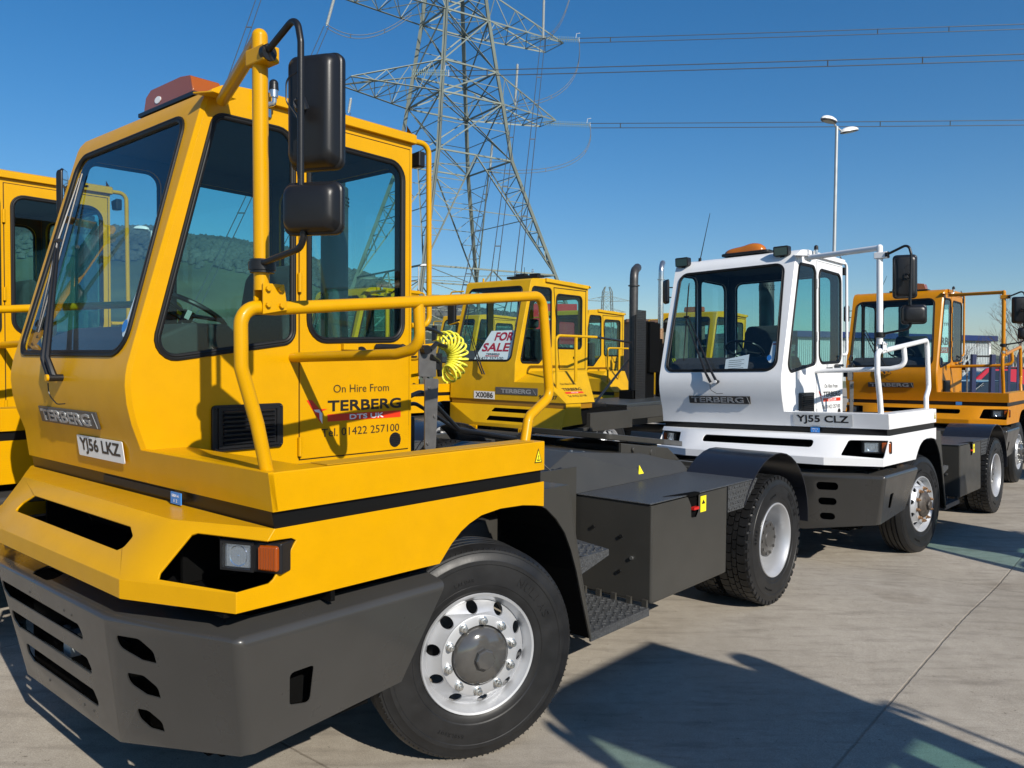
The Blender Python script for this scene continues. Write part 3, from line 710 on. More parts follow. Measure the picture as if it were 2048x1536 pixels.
    rcs = fillet([V((-3.245, 1.225, 1.049)), V((-3.40, 1.225, 1.049)), V((-3.40, 1.225, .935)), V((-3.37, 1.225, .90)), V((-3.295, 1.225, .905)), V((-3.29, 1.225, .99))], [0, 0, .012, .012, .012, .03], 3)
    rb = (-3.3, .8, .7)
    mb.face([[(-2.79, 1.225, .425), (-2.79, 1.225, 1.053), (-3.83, 1.225, 1.053), (-3.83, 1.225, .425)], rcs], rb)
    mb.face([[(-2.79, 1.225, .425), (-2.79, 1.225, 1.053), (-2.79, .62, 1.053), (-2.79, .62, .425)]], rb); mb.face([[(-3.83, 1.225, .425), (-3.83, 1.225, 1.053), (-3.83, .62, 1.053), (-3.83, .62, .425)]], rb)
    mb.face([[(-2.79, 1.225, .425), (-3.83, 1.225, .425), (-3.83, .62, .425), (-2.79, .62, .425)]], rb); mb.face([[(-2.79, .62, .425), (-3.83, .62, .425), (-3.83, .62, 1.053), (-2.79, .62, 1.053)]], rb)
    bo = mb.obj('battery_box', GRY, root, solid=.006, bevel=.016, seg=3, ang=24, dissolve=True, pre=True)
    mb = MB()
    for k in range(5): MB().box((-2.785, .70 + k * .118, .40), (-2.765, .735 + k * .118, .455)).obj('box_tab', GRY, bo)
    for y, z in ((.78, .86), (1.0, .83), (.88, .72), (1.08, .70), (.99, .60)): MB().cyl((-2.797, y, z), (-2.778, y, z), .012, n=10).obj('box_bolt', STEEL if z == .70 else BLK, bo)
    mb = MB(); mb.prism([(-2.783, .60, 1.056), (-2.783, 1.218, 1.056), (-4.33, 1.228, 1.056), (-4.33, .60, 1.056)], (0, 0, .010)); tp = mb.obj('box_lid', GRYT, root, bevel=.005, seg=3)
    mb = MB(); mb.prism([(-3.84, 1.225, 1.054), (-4.33, 1.225, 1.054), (-4.10, 1.225, .865), (-3.84, 1.225, .865)], (0, -.008, 0))
    if D:
        for i in range(11):
            for j in range(5):
                x_ = -3.86 - i * .042 - (.02 if j % 2 else 0); z_ = .885 + j * .038
                if x_ > -4.33 + (1.054 - z_) * 1.3: M = Matrix.Translation((x_, 1.225, z_)) @ Matrix.Rotation(R(45 if (i + j) % 2 else -45), 4, 'Y'); mb.box((-.012, 0, -.004), (.012, .004, .004), M)
    mb.obj('lid_skirt', GRYT, tp, merge=False, smooth=False)
    mb = MB(); mb.box((-3.46, 1.10, .86), (-3.18, 1.205, 1.05)); mb.prism([(-3.06, 1.14, 1.0675), (-3.40, 1.19, 1.0675), (-3.40, 1.2285, 1.0675), (-3.235, 1.2285, 1.0675)], (0, 0, .0015)); mb.box((-3.40, 1.2285, 1.050), (-3.24, 1.2300, 1.067))
    hr = mb.obj('recess', INN, bo, merge=False)
    if D:
        MB().box((-3.385, 1.206, .955), (-3.315, 1.236, .972)).obj('red_switch', REDP, hr)
        st = MB().box((-3.50, 1.2255, .925), (-3.42, 1.2275, 1.035)).obj('yellow_sticker', STY, bo)
        MB().prism([(-3.435, 1.2277, .98), (-3.485, 1.2277, .98), (-3.46, 1.2277, 1.01)], (0, .0008, 0)).obj('sticker_print', INKB, st)
    # right-hand fuel tank
    MB().prism(fillet([V((-2.2, -1.22, .45)), V((-2.2, -.7, .45)), V((-2.2, -.7, 1.05)), V((-2.2, -1.22, 1.05))], .08, 5), (-1.5, 0, 0)).obj('fuel_tank', GRY, root, ang=40)
    # ---- chassis, raised frame, fifth wheel
    mb = MB()
    for s in (1, -1):
        mb.prism([(-.5, s * .42, .62), (-.5, s * .42, .95), (-5.45, s * .42, 1.02), (-5.45, s * .42, .78), (-5.2, s * .42, .70)], (0, s * .08, 0))
    for x in (-1.9, -2.8, -4.0, -5.4): mb.box((x - .05, -.42, .72), (x + .05, .42, .94))
    mb.cyl((-4.70, -.95, .52), (-4.70, .95, .52), .09); mb.ball((-4.70, 0, .52), .20); mb.cyl((-1.236, -.95, .50), (-1.236, .95, .50), .07)
    ch = mb.obj('chassis', GRY, root, bevel=.004, merge=False)
    # sloped cover behind the cab
    mb = MB(); rf = (-3.2, 0, .9)
    zt = lambda x: 1.375 - (x + 2.75) * -.128
    pr = [(-2.02, 1.155), (-2.30, 1.16), (-2.85, 1.33), (-3.85, 1.235), (-4.10, 1.175), (-4.30, 1.14)]
    ww = [.62, .62, .52, .50, .54, .58]
    for i in range(len(pr) - 1):
        (x0, z0), (x1, z1) = pr[i], pr[i + 1]; w0, w1 = ww[i], ww[i + 1]
        mb.face([[(x0, -w0, z0), (x0, w0, z0), (x1, w1, z1), (x1, -w1, z1)]], rf)
        for s in (1, -1):
            mb.face([[(x0, s * w0, z0), (x1, s * w1, z1), (x1, s * .655, 1.068)]], rf); mb.face([[(x0, s * w0, z0), (x1, s * .655, 1.068), (x0, s * .655, 1.068)]], rf)
    cv = mb.obj('frame_cover', GRY, root, bevel=.008, ang=15)
    if D:
        lv_ = MB().cyl((-2.52, .60, 1.20), (-2.58, .60, 1.23), .02, n=10); lv_.tube([(-2.56, .60, 1.23), (-2.50, .55, 1.30), (-2.44, .5, 1.33)], .006, n=6); lv_.tube([(-2.56, .60, 1.23), (-2.66, .60, 1.245)], .006, n=6); lv_.obj('valve_lever', BLKP, cv, merge=False)
        for x in (-2.96, -3.10, -3.55, -3.70): MB().cyl((x, .46, zt(x) - .09), (x, .46, zt(x) - .02), .012, n=8).obj('cover_bolt', STEEL, cv)
        w_ = MB().prism([(-3.86, .615, 1.115), (-4.02, .64, 1.075), (-3.72, .635, 1.075)], (0, .002, 0))
        MB().prism([(-3.56, .637, 1.085), (-3.66, .637, 1.085), (-3.61, .612, 1.175)], (0, .003, 0)).obj('warning_sticker', STY, cv)
    mb = MB()
    fp = fillet([V((-3.45, -.45, 1.30)), V((-3.45, .45, 1.30)), V((-4.25, .45, 1.30)), V((-4.85, .30, 1.30)), V((-4.85, .10, 1.30)), V((-4.2, .06, 1.30)), V((-4.2, -.06, 1.30)), V((-4.85, -.10, 1.30)), V((-4.85, -.30, 1.30)), V((-4.25, -.45, 1.30))], .06, 4)
    Mf = Matrix.Translation((-4.0, 0, 1.30)) @ Matrix.Rotation(R(-7), 4, 'Y') @ Matrix.Translation((4.0, 0, -1.30))
    mb.prism([Mf @ p for p in fp], (0, 0, .045)); mb.box((-4.2, -.42, 1.10), (-3.9, .42, 1.27)); mb.cyl((-4.05, -.47, 1.22), (-4.05, .47, 1.22), .04)
    for s in (1, -1): mb.prism([(-3.6, s * .43, 1.12), (-3.6, s * .43, 1.33), (-4.3, s * .43, 1.24), (-4.5, s * .43, 1.12)], (0, s * .03, 0)); mb.cyl((-3.75, s * .46, 1.27), (-3.75, s * .48, 1.27), .02)
    mb.obj('fifth_wheel', GRY, root, bevel=.006, merge=False)
    # ---- rear mudguards
    for s in (1, -1):
        mb = MB(); ar = []
        for k in range(17):
            a = R(27 + k * 9.7); ar.append(V((-4.70 + .66 * math.cos(a), 0, .60 + .62 * math.sin(a))))
        for i in range(len(ar) - 1):
            a, b = ar[i], ar[i + 1]; t = .008
            na = (a - V((-4.7, 0, .6))).normalized() * t; nb = (b - V((-4.7, 0, .6))).normalized() * t
            y0, y1 = s * .66, s * 1.235
            v = [mb.bm.verts.new(p) for p in (V((a.x, y0, a.z)), V((a.x, y1, a.z)), V((b.x, y1, b.z)), V((b.x, y0, b.z)), V((a.x + na.x, y0, a.z + na.z)), V((a.x + na.x, y1, a.z + na.z)), V((b.x + nb.x, y1, b.z + nb.z)), V((b.x + nb.x, y0, b.z + nb.z)))]
            for q in ((0, 1, 2, 3), (7, 6, 5, 4), (1, 5, 6, 2), (0, 3, 7, 4)): mb.bm.faces.new([v[j] for j in q])
        bmesh.ops.remove_doubles(mb.bm, verts=mb.bm.verts, dist=1e-4); bmesh.ops.recalc_face_normals(mb.bm, faces=mb.bm.faces)
        mb.obj('mudguard', mat('mudguard_plastic', (.014, .015, .02), .22), root, ang=50)
    # rear lamps
    MB().box((-5.50, -1.1, .84), (-5.44, 1.1, .98)).obj('rear_crossmember', GRY, root, bevel=.005)
    for s in (1, -1): MB().box((-5.53, s * .95 - .12, .86), (-5.50, s * .95 + .12, .96)).obj('tail_light', REDP, root, bevel=.005)
    # ---- wheels
    for s in (1, -1):
        wheel(root, *o.get('front_axle', (-1.25, 1.06))[:1], s * o.get('front_axle', (-1.25, 1.06))[1], 'front', s, o['rusty'], steer=o.get('steer', 0), lod=0 if (D and s > 0) else 1)
        wheel(root, -4.703, s * 1.085, 'rear', s, lod=0 if (D and s > 0) else 1)
        wheel(root, -4.703, s * .78, 'rear', s, lod=1)
    # ---- handrail, mirror pole
    rr = .026
    mb = MB(); mb.tube([(-.095, 1.17, 1.54), (-.055, 1.17, 1.72), (.010, 1.17, 1.93), (.012, 1.17, 2.155), (-.13, 1.17, 2.155), (-1.80, 1.12, 2.312), (-1.83, 1.12, 2.12), (-1.875, 1.12, 1.765), (-1.66, 1.15, 1.665), (-1.615, 1.165, 1.54)], rr, [0, .1, .1, .14, 0, .07, 0, .07, .07, 0], n=18, seg=8)
    hrl = mb.obj('handrail', paint, root, ang=60)
    MB().tube([(-.832, YS - .01, 1.968), (-.86, 1.02, 1.988), (-.885, 1.16, 2.02), (-.882, 1.145, 2.215)], rr * .98, [0, .14, .10, 0], n=16, seg=8).obj('cross_bar', paint, hrl, ang=60)
    MB().tube([(-1.66, .225, 3.262), (-1.79, .235, 3.262), (-1.80, .235, 2.165), (-1.66, .225, 2.165)], .017, [0, .06, .06, 0], n=12).obj('grab_rail', paint, root, ang=60)
    mb = MB(); mb.tube([(-.078, 1.165, 2.22), (-.072, 1.165, 3.155)], .029, n=18); mb.ball((-.072, 1.165, 3.155), .029)
    mb.tube([(-.072, 1.165, 3.15), (-.40, .31, 3.175)], .028, n=16)
    mp = mb.obj('mirror_pole', paint, root, ang=60, merge=False)
    mb = MB(); mb.prism([(-.060, 1.135, 2.245), (-.150, 1.135, 2.245), (-.165, 1.135, 2.15), (-.060, 1.135, 2.13)], (0, .012, 0)); mb.prism([(-.060, 1.196, 2.245), (-.150, 1.196, 2.245), (-.165, 1.196, 2.15), (-.060, 1.196, 2.13)], (0, .008, 0))
    for x, z in ((-.078, 2.225), (-.130, 2.225), (-.078, 2.165), (-.135, 2.165)): mb.cyl((x, 1.2, z), (x, 1.218, z), .011, n=6)
    mb.obj('pole_bracket', paint, mp, bevel=.002, merge=False)
    mb = MB(); mb.box((-.105, 1.12, 3.045), (-.038, 1.245, 3.105)); mb.obj('pole_clamp', paint, mp, bevel=.006, merge=False); MB().prism([(-.33, .36, 3.185), (-.30, .22, 3.20), (-.37, .19, 3.215), (-.47, .235, 3.20), (-.46, .33, 3.19)], (0, 0, .008)).obj('roof_bracket', paint, mp, bevel=.003)
    arm = [(-.055, 1.235, 3.075), (-.052, 1.43, 3.155), (-.052, 1.455, 3.06), (-.062, 1.44, 2.47), (-.075, 1.45, 2.36), (-.06, 1.18, 2.315)]
    mb = MB(); mb.tube(arm, .012, [0, .05, .05, .06, .06, 0], n=12)
    mb.cyl((-.06, 1.225, 3.075), (-.06, 1.25, 3.075), .03); mb.cyl((-.045, 1.245, 3.10), (-.075, 1.245, 3.05), .012)
    mb.cyl((-.08, 1.165, 2.285), (-.08, 1.165, 2.335), .045); mb.cyl((-.08, 1.165, 2.295), (-.08, 1.165, 2.325), .05)
    mb.cyl((-.075, 1.44, 2.835), (-.058, 1.44, 2.87), .02); mb.ball((-.06, 1.443, 2.495), .036)
    ma = mb.obj('mirror_arm', BLKP, root, merge=False, ang=50)
    def mirror(c, yaw, w, h, t, rad, name, nm='mirror'):
        Mm = Matrix.Translation(c) @ Matrix.Rotation(R(yaw), 4, 'Z')
        mb = MB(); L0 = fillet([V((0, -w / 2, -h / 2)), V((0, w / 2, -h / 2)), V((0, w / 2, h / 2)), V((0, -w / 2, h / 2))], rad, 6)
        prev = None; prof = [(0, .97), (.06, 1.0), (.26, 1.0), (.32, .985), (.36, .93), (.66, .88), (.84, .82), (.95, .72), (1.0, .60)]
        rings = []
        for d_, sc in prof: rings.append([mb.bm.verts.new(Mm @ V((d_ * t, p.y - (1 - sc) * w / 2 * (1 if p.y > 0 else -1), p.z - (1 - sc) * w / 2 * (1 if p.z > 0 else -1)))) for p in L0])
        n_ = len(L0)
        for i in range(len(rings) - 1):
            for k in range(n_): mb.bm.faces.new((rings[i][k], rings[i][(k + 1) % n_], rings[i + 1][(k + 1) % n_], rings[i + 1][k]))
        mb.bm.faces.new(rings[-1]); mb.bm.faces.new(rings[0][::-1]); bmesh.ops.recalc_face_normals(mb.bm, faces=mb.bm.faces)
        mm = mb.obj(nm, BLKP, root, ang=45)
        L1 = [Mm @ V((-.002, p.y * .92, p.z * .95)) for p in L0]
        MB().face([L1], c).obj('mirror_glass', mat('mirror_glass', (.9, .9, .9), .02, metal=1), mm, smooth=False)
        return Mm
    mirror(V((-.205, 1.352, 2.865)), 24, .215, .42, .085, .035, 'main')
    mirror(V((-.112, 1.458, 2.492)), 28, .225, .185, .075, .035, 'wide')
    mb = MB(); mb.cyl((-.058, 1.44, 2.853), (-.09, 1.40, 2.85), .022); mb.cyl((-.09, 1.40, 2.85), (-.075, 1.40, 2.85), .034); mb.tube([(-.05, 1.44, 2.96), (-.03, 1.40, 2.94), (-.03, 1.40, 2.86), (-.05, 1.44, 2.80), (-.055, 1.43, 2.62), (-.04, 1.47, 2.54)], .003, .04, n=6)
    mb.cyl((-.06, 1.46, 2.50), (-.08, 1.49, 2.49), .018); mb.obj('mirror_joint', BLKP, ma, merge=False)
    # right-hand mirror
    mirror(V((-.31, -1.34, 2.93)), -34, .13, .29, .04, .025, 'r')
    MB().tube([(-.40, -1.24, 2.98), (-.31, -1.33, 2.98), (-.30, -1.33, 2.86), (-.33, -1.24, 2.86)], .007, .02, n=8).obj('mirror_arm', BLKP, root)
    # ---- louver
    Ml = lambda x, z, y=0: V((x, YS + y, z))
    lv = MB().prism(fillet([Ml(-.375, 1.735), Ml(-.765, 1.735), Ml(-.765, 1.510), Ml(-.375, 1.510)], .022, 4), (0, .018, 0)).obj('air_louver', BLKP, root, bevel=.006, seg=2)
    mb = MB()
    for k in range(8):
        z = 1.545 + k * .022
        mb.prism([Ml(-.43, z, .017), Ml(-.43, z + .016, .017), Ml(-.43, z + .004, .034), Ml(-.43, z, .034)], (-.28, 0, 0))
    mb.ring([Ml(-.41, 1.715), Ml(-.73, 1.715), Ml(-.73, 1.53), Ml(-.41, 1.53)], (0, 1, 0), [(-.008, .017), (-.006, .026), (.006, .026), (.008, .017)])
    for x, z in ((-.39, 1.72), (-.75, 1.72), (-.39, 1.525), (-.75, 1.525)): mb.ball(Ml(x, z, .019), .006)
    mb.obj('louver_slat', BLKP, lv, merge=False)
    # ---- side lettering
    if o['hire']:
        u, v = (-1, 0, 0), (0, 0, 1); y = yo + .001; q = lambda x, z: V((x, y, z))
        text(dr, 'door_lettering', 'On Hire From', q(-1.085, 1.777), u, v, .392, .044, ink, .0008)
        text(dr, 'door_lettering', 'TERBERG', q(-1.050, 1.678), u, v, .517, .056, ink, .0008, fat=.0025)
        text(dr, 'door_lettering', 'Tel. 01422 257100', q(-1.008, 1.540), u, v, .548, .044, ink, .0008)
        bb = MB().box((-1.567, y - .001, 1.622), (-1.047, y + .0009, 1.661)).obj('red_band', mat('band_red', (.72, .035, .008), .35), dr)
        text(bb, 'band_lettering', 'DTS UK', q(-1.195, 1.628) + V((0, .001, 0)), u, v, .24, .026, INKW, .0008, fat=.0012)
        MB().prism([q(-.912, 1.742), q(-.946, 1.742), q(-.995, 1.692), q(-1.048, 1.692), q(-1.01, 1.680), q(-1.01, 1.62), q(-1.0, 1.62)], (0, .0008, 0)).obj('logo_mark', mat('band_red', (.7, .03, .01), .35), dr)
        MB().prism([q(-.957, 1.690), q(-.992, 1.690), q(-1.012, 1.668), q(-1.012, 1.612), q(-.995, 1.640), q(-.993, 1.672), q(-.968, 1.678)], (0, .0014, 0)).obj('logo_mark', INKW, dr)
    if D:
        w1 = MB().prism([(-1.590, 1.2505, 1.437), (-1.650, 1.2505, 1.437), (-1.620, 1.2505, 1.512)], (0, .0012, 0)).obj('warning_sticker', INKB, dk)
        MB().prism([(-1.597, 1.2518, 1.442), (-1.643, 1.2518, 1.442), (-1.620, 1.2518, 1.500)], (0, .0012, 0)).obj('sticker_face', STY, w1)
        mb = MB(); mb.box((-1.632, 1.2531, 1.447), (-1.608, 1.2537, 1.451)); mb.box((-1.622, 1.2531, 1.451), (-1.618, 1.2537, 1.468)); mb.ball((-1.62, 1.253, 1.472), .004); mb.box((-1.635, 1.2531, 1.452), (-1.629, 1.2537, 1.457)); mb.box((-1.612, 1.2531, 1.452), (-1.606, 1.2537, 1.457)); mb.obj('sticker_print', INKB, w1)
    # ---- beacon
    if o['beacon'] == 'box':
        mb = MB(); mb.prism(fillet([V((-.455, -.63, 3.30)), V((-.455, -.60, 3.385)), V((-.455, -.54, 3.415)), V((-.455, -.21, 3.415)), V((-.455, -.10, 3.40)), V((-.455, -.07, 3.30))], .02, 4), (-.16, 0, 0))
        bc = mb.obj('beacon', ORG, root, bevel=.012, seg=3)
        MB().box((-.63, -.66, 3.285), (-.44, -.04, 3.305)).obj('beacon_base', BLKP, bc)
        MB().prism([V((-.4545, -.455 + .035 * math.cos(k * PI / 12), 3.345 + .018 * math.sin(k * PI / 12))) for k in range(24)], (.002, 0, 0)).obj('beacon_label', CARD, bc)
    elif o['beacon'] == 'pill':
        mb = MB()
        N = 24; rings = []
        for i in range(N + 1):
            t = i / N; y = -.71 + t * .50; w_ = .085 * math.sqrt(max(0, 1 - abs(2 * t - 1) ** 6)) + .004; hh = (.075 + .035 * (1 / (1 + math.exp(-(t - .55) * 14)))) * math.sqrt(max(.02, 1 - abs(2 * t - 1) ** 3.2))
            rings.append([mb.bm.verts.new((-.56 + w_ * math.cos(PI * k / 10), y, 3.325 + hh * math.sin(PI * k / 10) ** .75)) for k in range(11)])
        for i in range(N):
            for k in range(10): mb.bm.faces.new((rings[i][k], rings[i + 1][k], rings[i + 1][k + 1], rings[i][k + 1]))
        bc = mb.obj('beacon', mat('bright_amber_plastic', (.46, .135, .008), .15, coat=.5), root, ang=60)
        MB().prism(fillet([V((-.46, -.73, 3.30)), V((-.46, -.14, 3.30)), V((-.66, -.14, 3.30)), V((-.66, -.73, 3.30))], .06, 5), (0, 0, .03)).obj('beacon_base', BLKP, bc, bevel=.008)
        MB().cyl((-.56, -.33, 3.31), (-.56, -.33, 3.39), .05).obj('beacon_lamp', REFL, bc)
    if o['lamps']:
        for y0 in (-1.235, -.02):
            Mx = Matrix.Translation((-.40, y0, 3.215)) @ Matrix.Rotation(R(4), 4, 'Y')
            lp = MB().prism([Mx @ p for p in fillet([V((0, 0, 0)), V((0, .17, 0)), V((0, .17, .105)), V((0, 0, .105))], .015, 3)], (.08, 0, 0)).obj('roof_lamp', BLKP, root, bevel=.006)
            MB().prism([Mx @ V(p) for p in ((.081, .015, .012), (.081, .155, .012), (.081, .155, .093), (.081, .015, .093))], (.003, 0, 0)).obj('lens', mat('dark_lens', (.05, .09, .09), .08), lp)
            MB().box((-.42, y0 + .06, 3.19), (-.36, y0 + .11, 3.22)).obj('lamp_bracket', BLKP, lp)
    if o.get('aerial'):
        a_ = o['aerial']; MB().tube([(a_[0], a_[1], 3.28), (a_[0] + a_[2], a_[1] + a_[3], 3.28 + a_[4])], [.006, .003], n=6).obj('aerial', BLKP, root)
        MB().cyl((a_[0], a_[1], 3.27), (a_[0], a_[1], 3.31), .018, n=10).obj('aerial_base', BLKP, root)
    if o.get('notice'):
        nb = MB().face([[ws(y, z, -.06) for y, z in ((-.47, 2.12), (-.20, 2.17), (-.20, 1.99), (-.47, 1.99))]], inref).obj('paper_notice', CARD, root, smooth=False)
        for k in range(5): MB().face([[ws(y, z, -.0585) for y, z in ((-.43, 2.105 - k * .022), (-.25 - .03 * (k % 2), 2.115 - k * .022), (-.25 - .03 * (k % 2), 2.111 - k * .022), (-.43, 2.101 - k * .022))]], inref).obj('notice_print', INKB, nb, smooth=False)
    # work lamp plug on the cab side
    mb = MB(); mb.box((-.70, YS, 3.175), (-.60, YS + .012, 3.215)); mb.tube([(-.60, YS + .02, 3.205), (-.675, YS + .075, 3.225), (-.675, YS + .075, 3.26)], .014, .015, n=10); mb.cyl((-.675, YS + .075, 3.255), (-.675, YS + .075, 3.295), .021)
    wl_ = mb.obj('lamp_bracket', STEEL, root, merge=False)
    mb = MB(); mb.cyl((-.675, YS + .075, 3.292), (-.675, YS + .075, 3.32), .024, .022); mb.ball((-.675, YS + .075, 3.322), .0225); mb.obj('lamp_cap', BLKP, wl_, merge=False)
    mb = MB(); mb.prism([(-1.70, .14, 3.20), (-1.70, .25, 3.21), (-1.70, .25, 3.115), (-1.70, .16, 3.12)], (-.05, .0, 0)); mb.obj('work_lamp', BLKP, root, bevel=.01)
    # ---- exhaust, air-line bracket and coil behind the cab
    mb = MB(); mb.cyl((-1.87, -.81, 1.2), (-1.87, -.81, 3.20), .075, n=24); ex = mb.obj('exhaust_stack', EXH, root)
    mb = MB(); mb.lathe([(.082, 0), (.095, .01), (.095, 1.45), (.082, 1.46)], (-1.87, -.81, 1.7), (0, 0, 1), n=28)
    mb.obj('exhaust_guard', mat('guard_steel', (.10, .10, .10), .5, metal=.5, bump=1, bump_scale=60), ex)
    mb = MB()
    for j in range(3):
        for k in range(20):
            a = 2 * PI * (k + .5 * (j % 2)) / 20; p = V((-1.87 + .0955 * math.cos(a), -.81 + .0955 * math.sin(a), 3.03 + j * .025)); mb.ball(p, .007, n=4)
    mb.obj('guard_hole', BLK, ex, merge=False)
    mb = MB(); mb.box((-1.98, -1.15, 1.15), (-1.72, -.65, 1.95)); mb.box((-1.86, -.60, 1.15), (-1.70, .05, 1.60)); mb.obj('engine_box', BLKP, root, bevel=.015, merge=False)
    mb = MB(); mb.prism(fillet([V((-1.70, .30, 1.420)), V((-1.79, .30, 1.420)), V((-1.81, .30, 1.845)), V((-1.70, .30, 1.850))], .012, 3), (0, .012, 0)); mb.box((-1.79, .285, 1.15), (-1.715, .298, 1.50)); mb.prism(fillet([V((-1.66, .29, 1.86)), V((-1.80, .29, 1.855)), V((-1.80, .29, 2.045)), V((-1.66, .29, 2.045))], .01, 2), (0, .01, 0))
    for x, z in ((-1.72, 1.46), (-1.73, 1.79), (-1.775, 1.62)): mb.cyl((x, .31, z), (x, .32, z), .012, n=10)
    br = mb.obj('air_line_bracket', mat('bracket_steel', (.14, .135, .13), .4, metal=.4, noise_amt=.15), root, bevel=.002, merge=False)
    mb = MB(); mb.cyl((-1.69, .30, 2.02), (-1.69, .34, 2.02), .028); mb.tube([(-1.66, .31, 2.10), (-1.68, .32, 2.15), (-1.76, .31, 2.14), (-1.86, .28, 2.12), (-1.92, .25, 2.10)], .011, .04, n=8); mb.tube([(-1.74, .31, 2.02), (-1.80, .30, 2.06), (-1.90, .28, 2.04)], .014, .03, n=8)
    mb.tube([(-1.75, .31, 1.98), (-1.84, .28, 1.95), (-1.86, .27, 1.86)], .016, .03, n=8); mb.box((-1.86, .2, 1.90), (-1.78, .29, 2.0))
    mb.obj('air_coupling', BLKP, br, merge=False)
    mb = MB(); mb.tube([(-1.72, -.1, 1.65), (-2.1, -.15, 1.75), (-2.6, -.3, 1.45), (-3.3, -.35, 1.33)], .016, .15, n=8); mb.tube([(-1.72, -.2, 1.60), (-2.15, -.28, 1.66), (-2.7, -.38, 1.42), (-3.4, -.4, 1.30)], .014, .15, n=8); mb.obj('air_line', BLKP, root, merge=False)
    if o.get('coil'):
        mb = MB(); P = []
        turns = 12; n_ = turns * 18
        for i in range(n_ + 1):
            t = i / n_; a = R(118 - 205 * t)
            cx0, cz0 = -1.935, 1.975
            cc = V((cx0 - .098 * math.cos(a) , .25, cz0 + .105 * math.sin(a)))
            rad = V((-math.cos(a), 0, math.sin(a))); ph = 2 * PI * turns * t; rr_ = .052 + .014 * math.sin(t * PI)
            P.append(cc + rad * rr_ * math.cos(ph) + V((0, rr_ * math.sin(ph), 0)))
        mb.tube(P, .0075, n=8); mb.obj('coiled_air_hose', HOSE, root, ang=80)
    return root

